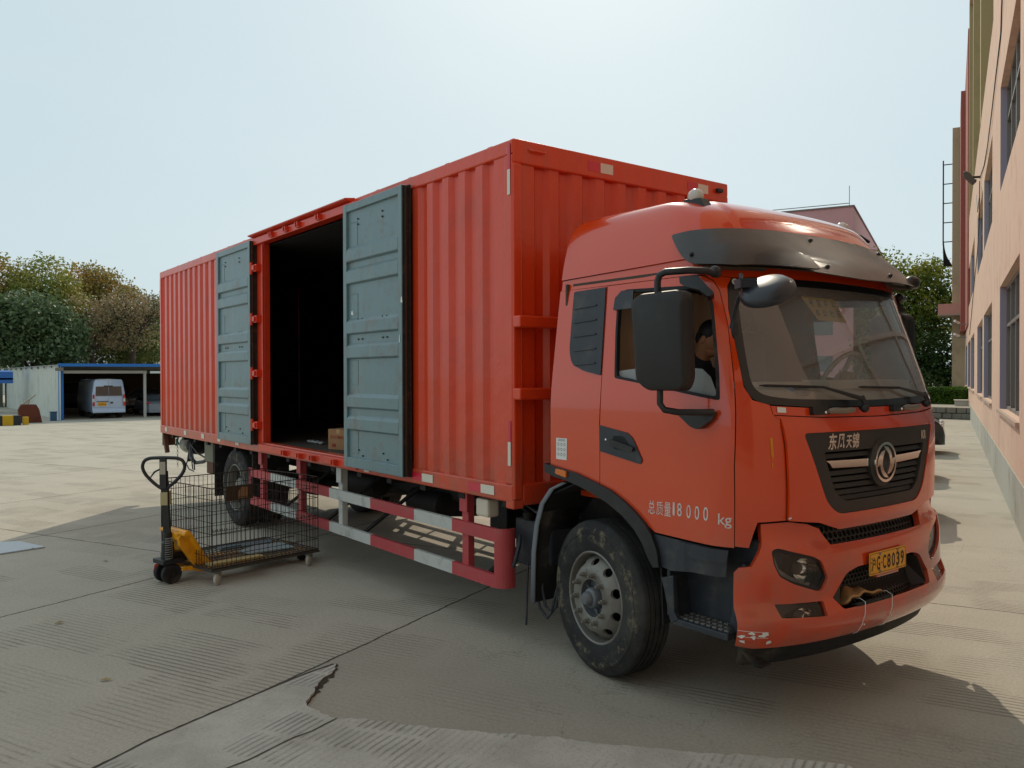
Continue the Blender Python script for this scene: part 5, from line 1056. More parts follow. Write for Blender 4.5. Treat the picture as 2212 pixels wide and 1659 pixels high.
# ------------------------------------------------------------------ person in the cab
def person():
    root = thing('person', 'dark haired person in a black jacket leaning forward inside the cab', 'person', (.15, -.50, 1.57))
    skin = mat('skin', 'a8704e', .55, var=.05); jack_ = mat('black_jacket', '15161a', .9, var=.1); hair = mat('black_hair', '0c0a09', .6)
    def skinned(name, P, E, R, m, par, lv=2):
        me = bpy.data.meshes.new(name); me.from_pydata(P, E, []); o = bpy.data.objects.new(name, me); COL.objects.link(o); o.parent = par; me.materials.append(m)
        s = o.modifiers.new('skin', 'SKIN'); sv = me.skin_vertices[0] if me.skin_vertices else None
        if sv is None:
            import bmesh
            bm = bmesh.new(); bm.from_mesh(me); bm.verts.layers.skin.verify(); bm.to_mesh(me); bm.free(); sv = me.skin_vertices[0]
        for i, r in enumerate(R): sv.data[i].radius = r if isinstance(r, tuple) else (r, r)
        sv.data[0].use_root = True; s.use_smooth_shade = True
        u = o.modifiers.new('sub', 'SUBSURF'); u.levels = lv; u.render_levels = lv; return o
    # body: pelvis, spine, neck; head; arms; legs
    P = [(0, 0, .08), (.06, 0, .30), (.14, 0, .48), (.20, 0, .58), (.235, 0, .63), (.27, 0, .69), (.29, 0, .75),
         (.12, -.19, .46), (.36, -.24, .28), (.62, -.20, .36), (.12, .19, .46), (.34, .23, .26), (.58, .16, .30),
         (.08, -.10, .05), (.48, -.13, .10), (.55, -.13, -.34), (.08, .10, .05), (.48, .13, .10), (.55, .13, -.34), (.70, -.13, -.38), (.70, .13, -.38)]
    E = [(0, 1), (1, 2), (2, 3), (3, 4), (4, 5), (5, 6), (2, 7), (7, 8), (8, 9), (2, 10), (10, 11), (11, 12), (0, 13), (13, 14), (14, 15), (0, 16), (16, 17), (17, 18), (15, 19), (18, 20)]
    R = [(.10, .09), (.10, .09), (.10, .08), .055, .055, .075, .085, .045, .040, .030, .045, .040, .030, .06, .05, .035, .06, .05, .035, .03, .03]
    body = skinned('body', P, E, R, skin, root)
    # clothing
    Pj = [p for p in P]; skinned('jacket', [P[i] for i in (0, 1, 2, 3, 7, 8, 9, 10, 11, 12, 4)], [(0, 1), (1, 2), (2, 3), (2, 4), (4, 5), (5, 6), (2, 7), (7, 8), (8, 9), (3, 10)], [(.19, .15), (.19, .15), (.19, .15), (.10, .10), .10, .07, .05, .10, .07, .05, .075], jack_, body)
    skinned('trousers', [P[i] for i in (0, 13, 14, 15, 16, 17, 18)], [(0, 1), (1, 2), (2, 3), (0, 4), (4, 5), (5, 6)], [(.16, .13), .10, .08, .06, .10, .08, .06], mat('dark_trousers', '1d2026', .9), body)
    c = Vector((.305, 0, .745)); Rh = Matrix.Rotation(radians(32), 3, 'Y')
    b = MB(); b.ball(c, (.096, .074, .112), 14, Rh); b.ball(c+Rh @ Vector((.03, 0, -.06)), (.065, .052, .06), 10, Rh); b.ball(c+Rh @ Vector((.098, 0, -.02)), (.022, .014, .024), 8, Rh)
    for s in (-1, 1): b.ball(c+Rh @ Vector((-.005, s*.075, -.01)), (.022, .010, .032), 8, Rh)
    b.ball(c+Rh @ Vector((.083, 0, -.062)), (.016, .026, .009), 6, Rh); b.build('head', skin, body, smooth=80)
    b = MB()
    for s in (-1, 1): b.ball(c+Rh @ Vector((.083, s*.030, .012)), (.010, .012, .006), 6, Rh); b.ball(c+Rh @ Vector((.088, s*.030, .032)), (.006, .018, .004), 6, Rh)
    b.build('eyes', hair, body, smooth=80)
    b = MB(); b.ball(c+Rh @ Vector((-.022, 0, .032)), (.092, .082, .098), 14, Rh); b.ball(c+Rh @ Vector((-.055, 0, -.02)), (.055, .070, .07), 10, Rh); b.build('hair', hair, body, smooth=80)
    # hands: palm and five bent fingers each
    for (wx, wy, wz), s in (((.62, -.20, .36), -1), ((.58, .16, .30), 1)):
        pts = [(wx, wy, wz), (wx+.05, wy, wz+.005), (wx+.085, wy, wz+.004)]; ed = [(0, 1), (1, 2)]; rd = [.022, (.036, .016), (.038, .014)]
        for f, (dy, ln) in enumerate(((-.030, .060), (-.010, .074), (.010, .070), (.029, .055))):
            k = len(pts); pts += [(wx+.095, wy+dy, wz+.002), (wx+.095+ln*.5, wy+dy*1.1, wz-.004), (wx+.095+ln*.9, wy+dy*1.1, wz-.026)]; ed += [(2, k), (k, k+1), (k+1, k+2)]; rd += [.0098, .0088, .0072]
        k = len(pts); pts += [(wx+.045, wy+s*-.040, wz-.004), (wx+.085, wy+s*-.062, wz-.016)]; ed += [(1, k), (k, k+1)]; rd += [.012, .009]
        skinned('hand', pts, ed, rd, skin, body, 1)
person()

# ------------------------------------------------------------------ vehicles in the yard
def car(label, loc, rz, colour, prof='sedan', Ln=4.6, W=1.8, H=1.46, group=None, cat='car', name='parked_car', metal=.3, tail=False):
    t = thing(name, label, cat, loc, rz, group)
    pm = mat('car_paint_'+colour, colour, .3, coat=.9, metal=metal, var=.03)
    P = {'sedan': dict(top=[(-.5, .62), (-.47, .70), (-.36, .74), (-.24, .97), (-.08, 1.0), (.08, .985), (.22, .74), (.42, .66), (.485, .52), (.5, .38)], bot=.17),
         'suv': dict(top=[(-.5, .60), (-.485, .70), (-.43, .93), (-.3, 1.0), (0, 1.0), (.10, .97), (.25, .67), (.43, .60), (.49, .47), (.5, .34)], bot=.17),
         'van': dict(top=[(-.5, .55), (-.492, .80), (-.475, .975), (-.44, 1.0), (.2, 1.0), (.28, .97), (.40, .60), (.47, .53), (.5, .40), (.5, .25)], bot=.14)}[prof]
    top = P['top']; f = spline([a for a, _ in top], [b for _, b in top]); xs = sorted(set([a for a, _ in top]+frange(-.5, .5, 31)))
    belt = {'sedan': .66, 'suv': .60, 'van': .55}[prof]
    def sec(x, k):
        zt = f(x)*H; zb = P['bot']*H; zbelt = min(belt*H, zt-.02); e = min(1, (.5-abs(x))/.06); w_ = W/2*(.80+.20*sqrt(max(0, 1-(1-e)**2)))
        wr = w_*(1-.22*max(0, (zt-zbelt))/(H*(1-belt)+1e-6)*(1 if prof != 'van' else .55))
        pts = [(w_*.93, zb), (w_, zb+.12), (w_, (zb+zbelt)/2), (w_*.975, zbelt), (wr+(w_*.975-wr)*.06, zt-.05), (wr*.9, zt-.005), (0, zt+.01*(zt > zbelt+.1)), (-wr*.9, zt-.005), (-(wr+(w_*.975-wr)*.06), zt-.05), (-w_*.975, zbelt), (-w_, (zb+zbelt)/2), (-w_, zb+.12), (-w_*.93, zb)]
        return (x*Ln, pts[k][0], pts[k][1])
    b = MB(); b.grid(sec, xs, range(13)); n = 13; b.add([sec(xs[0], k) for k in range(13)], [tuple(range(13))]); b.add([sec(xs[-1], k) for k in range(13)], [tuple(range(12, -1, -1))])
    body = b.build('body', pm, t, smooth=38)
    dk = mat('car_glass', '15191c', .06, coat=.6, spec=.8, var=.05)
    for s in (-1, 1):
        ws = {'sedan': [(-.30, .68), (.19, .68), (.09, .94), (-.08, .955), (-.20, .92)], 'suv': [(-.42, .64), (.21, .63), (.11, .92), (-.02, .95), (-.3, .95), (-.385, .88)], 'van': [(-.40, .60), (-.1, .60), (-.1, .86), (-.40, .86)]}[prof]
        q = []
        for x, z in ws:
            zt = f(x)*H; zb_ = min(belt*H, zt-.02); w_ = W/2; wr = w_*(1-.22*max(0, (zt-zb_))/(H*(1-belt))*(1 if prof != 'van' else .55)); a = min(1, max(0, (z*H-zb_)/max(.01, (zt-.05-zb_))))
            q.append((x*Ln, s*(w_*.975*(1-a)+wr*a+.006), z*H))
        b = MB(); b.prism(q, (0, -s*.004, 0)); b.build('window', dk, body)
        b = MB(); b.box((.17*Ln, s*(W/2+.09), belt*H+.06), (.11, .18, .13)); b.build('wing_mirror', pm, body, bevel=.03)
    xw = {'sedan': (.10, .21, .705, .955), 'suv': (.115, .24, .67, .95), 'van': (.29, .39, .62, .94)}[prof]
    b = MB(); b.add([(xw[0]*Ln, -.6*W/2, xw[3]*H+.012), (xw[0]*Ln, .6*W/2, xw[3]*H+.012), (xw[1]*Ln, .76*W/2, xw[2]*H+.025), (xw[1]*Ln, -.76*W/2, xw[2]*H+.025)], [(0, 1, 2, 3)]); b.build('windscreen', dk, body)
    for x in (-.31*Ln, .31*Ln):
        for s in (-1, 1):
            r = .325 if prof == 'sedan' else .35
            if prof == 'van': r = .30
            b = MB(); b.lathe([(r*.6, -.11), (r*.95, -.115), (r, -.08), (r, .08), (r*.95, .115), (r*.6, .11)], Matrix.Translation((x, s*(W/2-.12), r)), 30); wo = b.build('wheel', M['rubber'], t, smooth=40)
            b = MB(); b.lathe([(r*.55, 0), (r*.62, s*.105)], Matrix.Translation((x, s*(W/2-.12), r)), 24)
            for k in range(5):
                a = 2*pi*k/5; b.box((x+r*.32*cos(a), s*(W/2-.02), r+r*.32*sin(a)), (r*.6, .02, r*.14), Matrix.Rotation(-a, 3, 'Y'))
            b.build('rim', M['steel'], wo, smooth=40)
            b = MB(); b.lathe([(0, 0), (r*1.13, 0)], Matrix.Translation((x, s*(W/2+.001), r)), 24, 0, pi*2); 
    for s in (-1, 1):
        b = MB(); b.ball((.475*Ln, s*W*.36, .49*H if prof != 'van' else .42*H), (.10, .16, .07), 8); b.build('headlight', M['lens'] if False else M['chrome'], body, smooth=50)
        b = MB(); b.ball((-.488*Ln, s*W*.39, .60*H if prof != 'van' else .42*H), (.06, .15, .06), 8); b.build('tail_light', M['refr'], body, smooth=50)
    return t, body, f
def van():
    H, W, Ln = 1.93, 1.52, 4.2; t = thing('minibus', 'pale silver blue minibus parked tail outwards under the carport', 'van', (-40.2-Ln/2, 3.76, 0), 0)
    # tail faces the camera (+x), so the body runs away along -x
    pm = mat('van_silver', 'b4c8e2', .3, coat=.6, metal=.2, var=.03)
    def ring(x, f=1., lift=0):
        w_ = W/2*f; pts = [(w_*.92, .30), (w_, .42), (w_*1.0, 1.0), (w_*.97, 1.25), (w_*.90, 1.65), (w_*.86, 1.84), (w_*.76, 1.92), (0, 1.95)]
        pts = pts+[(-a, z) for a, z in reversed(pts[:-1])]; return [(x, a, z) for a, z in pts]
    b = MB(); R = [ring(-Ln/2+.0, .9), ring(-Ln/2+.4), ring(Ln/2-.12), ring(Ln/2-.02, .985), ring(Ln/2, .93)]; n = len(R[0])
    for i, rg in enumerate(R): 
        if i == 4: R[i] = [(x-.10*max(0, z-1.0), a, z) for x, a, z in rg]
        if i == 3: R[i] = [(x-.10*max(0, z-1.0), a, z) for x, a, z in rg]
    for a, c in zip(R, R[1:]): b.add(a+c, [(i, i+1, i+1+n, i+n) for i in range(n-1)])
    b.add(R[-1], [tuple(range(n))]); b.add(R[0], [tuple(range(n))]); body = b.build('body', pm, t, smooth=40)
    X = Ln/2; dk = mat('van_glass', '23292b', .08, coat=.5, spec=.8, var=.1)
    f = lambda y, z, o=.006: (X-.10*max(0, z-1.0)+o, y, z)
    for s in (-1, 1):
        b = MB(); b.add([f(s*.015, 1.12), f(s*.60, 1.12), f(s*.575, 1.58), f(s*.015, 1.58)], [(0, 1, 2, 3)]); b.build('rear_window', dk, body)
        b = MB(); b.prism([f(s*.64, .62, .0), f(s*.74, .62, .0), f(s*.73, 1.18, .0), f(s*.65, 1.18, .0)], (.02, 0, 0)); tl = b.build('tail_light', mat('tail_red', 'c22018', .2, coat=.6, var=.03), body, bevel=.006)
        b = MB(); b.prism([f(s*.645, .82, .021), f(s*.735, .82, .021), f(s*.735, .98, .021), f(s*.65, .98, .021)], (.002, 0, 0)); b.build('indicator', M['refw'], tl)
    b = MB(); b.bb(X-.02, X+.07, -W/2*.98, W/2*.98, .28, .44); b.build('bumper', pm, body, bevel=.03)
    b = MB(); b.add([f(-.003, .47, .004), f(.003, .47, .004), f(.003, 1.9, .004), f(-.003, 1.9, .004)], [(0, 1, 2, 3)]); b.add([f(-.72, .545, .004), f(.72, .545, .004), f(.72, .552, .004), f(-.72, .552, .004)], [(0, 1, 2, 3)]); b.build('door_seam', dk, body)
    b = MB(); b.bb(X+.003, X+.02, -.50, -.12, .63, .80); pl_ = b.build('number_plate', M['plateY'], body); b = MB(); text(b, '沪A', lambda x, y, d: (X+.022, -.31+x, .775+y), h=.03, bold=.01); text(b, 'D7914', lambda x, y, d: (X+.022, -.31+x, .70+y), w=.32, h=.085, bold=.02); b.build('plate_lettering', M['ink'], pl_)
    b = MB(); b.bb(X+.003, X+.02, -.56, -.02, .83, .86); b.bb(X+.003, X+.02, .06, .18, .74, .82); b.bb(X-.06, X-.03, -.22, .18, 1.58, 1.62); b.build('door_handle', dk, body)
    for x in (-1.3, 1.25):
        for s in (-1, 1):
            b = MB(); b.lathe([(.12, -.09), (.27, -.10), (.29, -.07), (.29, .07), (.27, .10), (.12, .09)], Matrix.Translation((x, s*(W/2-.14), .29)), 24); b.build('wheel', M['rubber'], t, smooth=40)
van()
car('black minibus parked sideways in the dark carport behind the silver one', (-48.6, 4.2, 0), radians(90), '0e1013', 'suv', 4.9, 1.7, 1.75, 'cars in the carport', 'minivan', 'parked_minivan')
car('black saloon parked sideways in the carport beside the white post', (-45.2, 7.2, 0), radians(82), '0c0e10', 'sedan', 4.5, 1.75, 1.36, 'cars in the carport')
car('silver blue saloon parked tail out at the right of the carport post', (-43.2, 6.65, 0), radians(176), '7f93a8', 'sedan', 4.4, 1.7, 1.15, 'cars in the carport')
HD = radians(24.7)
def cpos(tip, h): nx, ny = tip[0]-.93*h, tip[1]+.87*h; return (nx-2.25*cos(HD), ny-2.25*sin(HD), 0)
cars_side = [('black car nearest the truck, hidden behind the cab with only its shadow showing', (-1.68-2.25*cos(HD), 7.0-2.25*sin(HD), 0), '16181b', 'suv', 1.75),
             ('black car between the two others along the pink building', (-3.85-2.25*cos(HD), 11.6-2.25*sin(HD), 0), '101216', 'sedan', 1.46),
             ('black car with a wing mirror showing, farthest of those along the pink building', (-8.22, 16.2, 0), '0f1114', 'suv', 1.55)]
for lb_, lc, co, pf_, h_ in cars_side: car(lb_, lc, HD, co, pf_, 4.5, 1.8, h_, 'black cars parked along the pink building')

# ------------------------------------------------------------------ carport and what stands round it
cp = thing('carport', 'open fronted corrugated carport with a blue edged roof', 'carport', (-40, 1.6, 0))
cw_ = mat('corrugated_cream', 'c3c7bf', .6, var=.08, dirt='83806f', dirt_amt=.4, ds=.8, streak=('858474', .4)); blue = mat('fascia_blue', '1c6fc0', .45, var=.05)
b = MB(); prof = []; x = -21.5
while x < -.3: prof += [(x, 0), (x+.30, 0), (x+.36, .045), (x+.50, .045), (x+.56, 0)]; x += .62
prof = [(a, -c) for a, c in prof]
b.add([(a, c, z) for a, c in prof for z in (0, 2.62)], [(2*i, 2*i+2, 2*i+3, 2*i+1) for i in range(len(prof)-1)]); b.build('side_wall', cw_, cp)
b = MB(); b.bb(-.14, .02, -.06, .14, 0, 2.55); b.build('corner_post', blue, cp)
for y in (3.72, 8.6, 13.5):
    b = MB(); b.bb(-.1, .02, y, y+.12, 0, 2.36); b.build('post', mat('post_grey', 'a8a9a5', .5, var=.05), cp)
b = MB(); b.bb(-.08, 0, .14, 3.84, 2.22, 2.36); b.build('beam', mat('post_grey', 'a8a9a5', .5), cp)
b = MB(); b.bb(-22, .35, -.12, 16, 2.60, 2.64); b.build('roof', mat('roof_sheet', '8a8f90', .5, var=.1), cp)
b = MB(); b.bb(.33, .42, -.14, 16, 2.55, 2.69); b.build('fascia', blue, cp)
b = MB(); b.bb(-21.6, -21.4, -.1, 16, 0, 2.30); b.build('back_wall', mat('back_wall_brown', '4a3c30', .9, var=.15, dirt='2e2620', dirt_amt=.5, ds=.6), cp)
for i in range(9):
    b = MB(); b.bb(-2.2-i*2.3, -2.0-i*2.3, -.10, 0, 2.5, 2.6); b.build('rafter_end', M['steel'], cp)
for x in (-4, -9, -14, -19):
    b = MB(); b.bb(x, x+.1, -.04, 16, 2.45, 2.6); b.build('rafter', M['steel'], cp)
fl_ = thing('floodlight', 'small floodlight under the corner of the carport roof', 'lamp', (-39.55, 1.50, 2.42)); b = MB(); b.box((0, 0, 0), (.12, .34, .14), Matrix.Rotation(.3, 3, 'Y')); b.build('housing', M['steel'], fl_); b = MB(); b.bb(-.02, .02, -.02, .02, .05, .18); b.build('bracket', M['black'], fl_)
b = MB(); b.bb(-39.6, -39.35, 1.10, 1.36, 0, .42); b.bb(-39.62, -39.33, 1.08, 1.38, .40, .44); tag(b.build('bin', mat('bin_blue', '24506e', .5)), 'small blue bin at the foot of the corrugated carport wall', 'bin')
bk = thing('concrete_barrier', 'yellow and black striped concrete block on the yard left of the carport', 'barrier', (-36.6, -.80, 0))
ys = [-1.2, -.62, -.30, .10, .38]
for i in range(4):
    b = MB(); b.bb(-.15, .15, ys[i], ys[i+1], 0, .42); b.build('stripe_block', mat('barrier_'+('yellow', 'black')[i % 2], ('b9930f', '23262a')[i % 2], .7, var=.15), bk, bevel=.015)
b = MB(); b.bb(-36.9, -36.6, -.32, -.12, 0, .34); tag(b.build('concrete_barrier', mat('barrier_yellow', 'b9930f', .7)), 'short yellow concrete stub beside the striped block', 'barrier', None)
wbw = thing('wheelbarrow', 'rusty wheelbarrow tipped up against the carport side wall', 'wheelbarrow', (-38.3, .10, 0))
b = MB(); b.prism([(0, -.38, .0), (0, .52, .0), (.06, .40, .60), (.06, .28, .82), (.06, -.30, .84), (.05, -.42, .60)], (-.30, 0, 0)); b.build('tray', mat('barrow_rust', '5e2f20', .85, var=.25, dirt='3a2018', dirt_amt=.5, ds=5), wbw, bevel=.03)
b = MB(); b.tube([(-.1, -.25, .8), (-.2, .30, 1.25)], .018, 6); b.tube([(-.1, -.05, .75), (-.2, .05, 1.0)], .018, 6); b.build('shaft', mat('bamboo', '8a6c44', .8), wbw)
b = MB(); b.bb(-62, -61.8, -12, 1.4, 0, 2.4); tag(b.build('yard_wall', mat('olive_render', '5f6452', .9, var=.15, dirt='4a4a3d', dirt_amt=.4, ds=.5)), 'olive grey rendered wall running left from the carport', 'wall')
b = MB(); b.bb(-52, -50, -1.5, .75, 1.9, 2.0); b.prism([(-50, -1.5, 1.7), (-50, .75, 1.7), (-50, .75, 2.35), (-50, -1.5, 2.35)], (-2, 0, .1)); tag(b.build('tarpaulin', mat('tarp_blue', '2a62a8', .5, var=.1)), 'blue tarpaulin roof just left of the corrugated carport', 'tarpaulin')
b = MB(); b.bb(-120, -110, -25, 60, 0, 6.5); fb = tag(b.build('far_building', mat('far_white', 'c9ccc8', .8, var=.05)), 'pale low building seen in the gaps under the left trees', 'building')

# ------------------------------------------------------------------ pink building along the right
BA = math.atan2(.90857, -.41772)
pb = thing('pink_building', 'tall peach rendered factory building running along the right', 'building', (-.114, 6.174, 0), BA)
peach = mat('peach_render', 'dcbba6', .92, var=.09, vs=.8, dirt='bb8c76', dirt_amt=.55, ds=1.4, bump=.15, bs=25, streak=('a88474', .38), spec=.2)
wins = [(-28.3, -23.3), (-20.3, -15.3), (-13.6, -8.6), (-6.2, -1.0), (.9, 5.85), (9.2, 14.2), (15.2, 20.4), (24.4, 30.4), (31.3, 37.3), (39.6, 44.8)]
rows = [(1.42, 3.68), (5.45, 7.38)]
holes = []
for a, c in wins:
    for z0, z1 in rows: holes.append([(a, z0), (c, z0), (c, z1), (a, z1)])
RD = .16
bays = [(8.9, 17.1), (17.7, 26.6), (27.2, 35.0)]
hb_ = [[(a, 9.8), (c, 9.8), (c, 20.4), (a, 20.4)] for a, c in bays]
b = MB(); sheet(b, [(-30, .62), (47.5, .62), (47.5, 17.6), (35.7, 18.5), (35.7, 20.9), (-30, 20.9)], holes+hb_, lambda s, z, d: (s, -d, z), 3.0, thick=RD)
b.build('wall', peach, pb)
b = MB(); b.bb(-30, 47.5, -.6, .012, -.1, .66); b.build('plinth', mat('plinth_grey', 'a9a99f', .9, var=.12, dirt='716a5c', dirt_amt=.5, ds=1.2, streak=('a79d88', .5)), pb)
b = MB(); b.bb(-30, 35.6, -9, -.42, 0, 20.88); b.bb(35.6, 47.5, -9, -.42, 0, 17.5); b.build('inner_core', mat('reveal_grey', '6f6c74', .9, var=.08), pb)
wf = mat('window_frame', '7c7670', .5, var=.05); cu = mat('window_inside', '5c6866', .25, coat=.6, var=.2, vs=.9)
for (a, c) in wins:
    for z0, z1 in rows:
        if a < -9 and z0 > 5: continue
        b = MB(); b.bb(a, c, -.169, -.155, z0, z1); o = b.build('window', cu, pb)
        b = MB(); n = 4; zt = z0+(z1-z0)*.68
        for k in range(n+1): x = a+(c-a)*k/n; b.bb(max(a, x-.035), min(c, x+.035), -.156, -.105, z0, z1)
        for z in (z0+.03, zt, z1-.03): b.bb(a+.001, c-.001, -.154, -.108, z-.03, z+.03)
        b.build('window_frame', wf, o)
        b = MB(); b.bb(c-.006, c-.001, -.158, -.001, z0+.001, z1-.001); b.build('reveal', mat('reveal_shade', '9b97a6', .9, var=.05), o)  # far jamb's lavender grey is its shade put into the colour
        if z0 > 5: continue
        b = MB(); b.bb(a-.04, c+.04, -.155, .05, z0-.06, z0-.003); b.build('sill', mat('sill_cement', 'b59a88', .9, var=.1), o)
ywl = mat('fin_yellow', 'b8a274', .85, var=.08, dirt='8a7a52', dirt_amt=.3, ds=.8); red_ = mat('fin_red', 'a05c50', .85, var=.08)
for a, c in bays:
    b = MB(); b.bb(c-.003, c+.605, -.42, .012, 9.78, 20.92); b.build('pier', ywl, pb)
    b = MB(); b.bb(a-.002, a+.01, -.42, .0, 9.8, 20.4); b.build('reveal', ywl, pb)
b = MB(); b.bb(35.7, 47.45, -.3, .06, 4.6, 19.5); b.build('red_bay', red_, pb)
b = MB(); b.bb(43.0, 47.45, -.3, .30, 4.6, 18.6); b.build('red_bay', red_, pb)
for a, c in bays:
    for z0 in (10.2, 13.8, 17.4):
        b = MB(); b.bb(a+.5, c-.5, -.419, -.40, z0, z0+2.3); b.build('window', cu, pb)
b = MB(); b.bb(47.5, 56, -8, .72, 0, 17.7); b.build('stair_tower', mat('tower_tan', 'b5a284', .9, var=.08, vs=.3, dirt='6f604c', dirt_amt=.4, ds=.5), pb)
lad = MB()
for s_ in (50.6, 51.4): lad.bb(s_, s_+.08, 1.22, 1.30, 10.8, 16.4)
for k in range(18): lad.bb(50.6, 51.4, 1.22, 1.26, 10.9+k*.30, 10.95+k*.30)
for k in range(5): lad.tube([(51.0, .70, 11.0+k*1.3), (51.0, 1.24, 11.0+k*1.3)], .035, 4)
for k in range(8): lad.tube([(50.6, .72+.07*k, 9.3), (50.7, 1.26, 10.3+.15*k)], .035, 4)
lad.build('roof_ladder', M['chassis'], pb)
b = MB(); b.bb(45.6, 47.4, 0, 1.5, 5.75, 6.42); b.build('door_canopy', mat('canopy_red', 'c29082', .9, var=.1), pb)
b = MB(); b.bb(45.5, 47.45, 0, 1.53, 5.70, 5.76); b.build('canopy_soffit', mat('soffit', 'a79c88', .9), pb)
for pts in ([(3.0, 9.3), (4.9, 8.62), (5.6, 8.3), (7.2, 8.04), (8.9, 7.76), (11.1, 7.62), (14, 7.75), (17.2, 8.1)], [(17.3, 8.05), (17.6, 7.6), (20, 7.55), (22, 8.5)], [(17.3, 8.0), (18, 6.9), (20, 6.2), (26, 5.1), (29, 4.6), (32, 3.9)]):
    b = MB(); b.tube([(s_, .02+.01*sin(s_*3), z+.02*sin(s_*5)) for s_, z in pts], .013, 5); b.build('cable', M['black'], pb)
lm = thing('wall_lamp', 'dark street lamp head on a short arm high on the peach wall', 'lamp', (-.114, 6.174, 0), BA)
b = MB(); b.tube([(17.3, 0, 8.15), (17.1, .22, 8.12)], .035, 8); b.build('arm', M['chassis'], lm)
b = MB(); b.prism([(17.25, .10, 8.0), (17.25, .18, 8.05), (17.25, .30, 8.24), (17.25, .40, 8.31), (17.25, .48, 8.29), (17.25, .48, 8.18), (17.25, .22, 7.88)], (-.30, 0, 0)); b.build('lamp_head', mat('lamp_grey', '4a433c', .5, metal=.2), lm, bevel=.03)
for k, (s_, z, nm) in enumerate(((38.5, 4.75, 'upper'), (41.0, 4.15, 'lower'))):
    cv = thing('security_camera', f'white security camera on the peach wall, {nm} of the two beyond the canopy', 'camera', (-.114, 6.174, 0), BA, 'wall cameras')
    b = MB(); b.tube([(s_, .40, z+.08), (s_-.3, .62, z+.18)], .07, 8); b.build('camera_body', M['white'], cv, smooth=40); b = MB(); b.tube([(s_, 0, z), (s_, .42, z)], .03, 6); b.build('bracket', M['steel'], cv)
ub = thing('meter_box', 'pale box standing against the foot of the peach wall', 'box', (-.114, 6.174, 0), BA)
b = MB(); b.bb(33.6, 34.3, .05, .62, 0, .78); b.build('cabinet', mat('cabinet', 'a9a59a', .7, var=.08), ub, bevel=.02); b = MB(); b.bb(33.55, 34.35, .03, .66, .78, .82); b.build('lid', mat('lid', 'c2beb2', .7), ub)

# low stone planter wall, hedge
b = MB()
for k in range(12):
    for r_ in range(2): 
        x = -17.5+k*.44+r_*.2; b.box((x, 34.2-.12*k*.0+.05*sin(k*5+r_), .14+r_*.27), (.42, .35, .25))
tag(b.build('stone_edging', mat('rough_stone', '6e6a60', .95, var=.2, bump=.4, bs=6), bevel=.03), 'low rough stone edging in front of the clipped hedge', 'edging')
b = MB(); b.bb(-22, -12.4, 34.4, 60, .45, .52); tag(b.build('raised_paving', mat('pale_paving', '9a9384', .9, var=.08)), kind='structure')

# ------------------------------------------------------------------ the pink block behind the lorry
pk = thing('pink_block', 'dusky pink block of flats rising behind the truck cab', 'building', (-28.6, 51.2, 0), BA)
pink = mat('dusky_pink', 'c49596', .9, var=.06, vs=.2, dirt='b08284', dirt_amt=.3, ds=.4)
b = MB(); b.bb(0, 30, 0, 32, 0, 14.3); b.build('wall', pink, pk)
b = MB(); b.bb(-.06, 30, -.08, 32, 14.3, 14.42); b.build('parapet', mat('parapet', '7d6a66', .9), pk)
for (y0, y1) in ((1.4, 2.8), (4.6, 6.0), (8, 9.4), (11.4, 12.8), (15, 16.4)):
    for z in (2.3, 5.0, 8.2, 11.0):
        b = MB(); b.bb(-.03, 0, y0, y1, z, z+1.15); b.build('window', M['winglass'], pk)
for x0 in (4, 9, 14, 19):
    for z in (2.3, 5.0, 8.2, 11.0): b = MB(); b.bb(x0, x0+1.6, -.03, 0, z, z+1.3); b.build('window', M['winglass'], pk)
for x0, h in ((8, 12.2), (14, 10.6), (20, 9.5)): b = MB(); b.bb(x0, x0+3, -.9, -.001, 0, h); b.build('balcony_bay', pink, pk)
b = MB(); b.bb(-.16, -.11, .6, 7.4, 6.5, 7.5); bn = b.build('banner', mat('banner_red', 'b24a50', .8, var=.04), pk)
b = MB()
for k, c in enumerate('大会的一天气'): text(b, c, lambda x, y, d, k=k: (-.165, 6.7-k*1.12-x, 7.0+y), h=.62, bold=.02)
b.build('lettering', M['white'], bn)
b = MB(); b.tube([(.3, .3, 14.4), (.3, .3, 15.9)], .025, 5); b.build('lightning_rod', M['steel'], pk)
b = MB(); b.tube([(.2, .3, 14.62), (.2, 31, 14.62)], .03, 4); b.build('roof_rail', M['steel'], pk)
fb2 = thing('far_grey_block', 'flat topped grey building beyond the right hand trees', 'building', (-46, 86, 0), BA); b = MB(); b.bb(0, 14, 0, 10, 0, 15.4); b.build('wall', mat('far_grey', '8c9496', .9, var=.04), fb2); b = MB(); b.bb(-.3, 14, -.3, 10.3, 15.4, 15.8); b.build('roof', mat('far_roof', '77787a', .9), fb2)

# ------------------------------------------------------------------ trees
def leaf_mat(name, c1, c2, c3, tr=.35):
    if name in MATS: return MATS[name]
    m = bpy.data.materials.new(name); m.use_nodes = True; MATS[name] = m; t = NT(m); p = t.n['Principled BSDF']; out = t.n['Material Output']
    g = t.add('ShaderNodeNewGeometry'); o = t.coord()
    c = t.mix(g.outputs['Random Per Island'], L(c1), L(c2)); c = t.mix(t.ramp(t.noise(o, .55, 4), .42, .62), c, L(c3))
    t.link(c, p.inputs['Base Color']); p.inputs['Roughness'].default_value = .5; p.inputs['Specular IOR Level'].default_value = .35
    tl = t.add('ShaderNodeBsdfTranslucent'); t.link(c, tl.inputs[0]); mx = t.add('ShaderNodeMixShader'); mx.inputs[0].default_value = tr
    t.link(p.outputs[0], mx.inputs[1]); t.link(tl.outputs[0], mx.inputs[2]); t.link(mx.outputs[0], out.inputs[0]); return m
bark = mat('bark', '4a4036', .95, var=.2, bump=.3, bs=8)
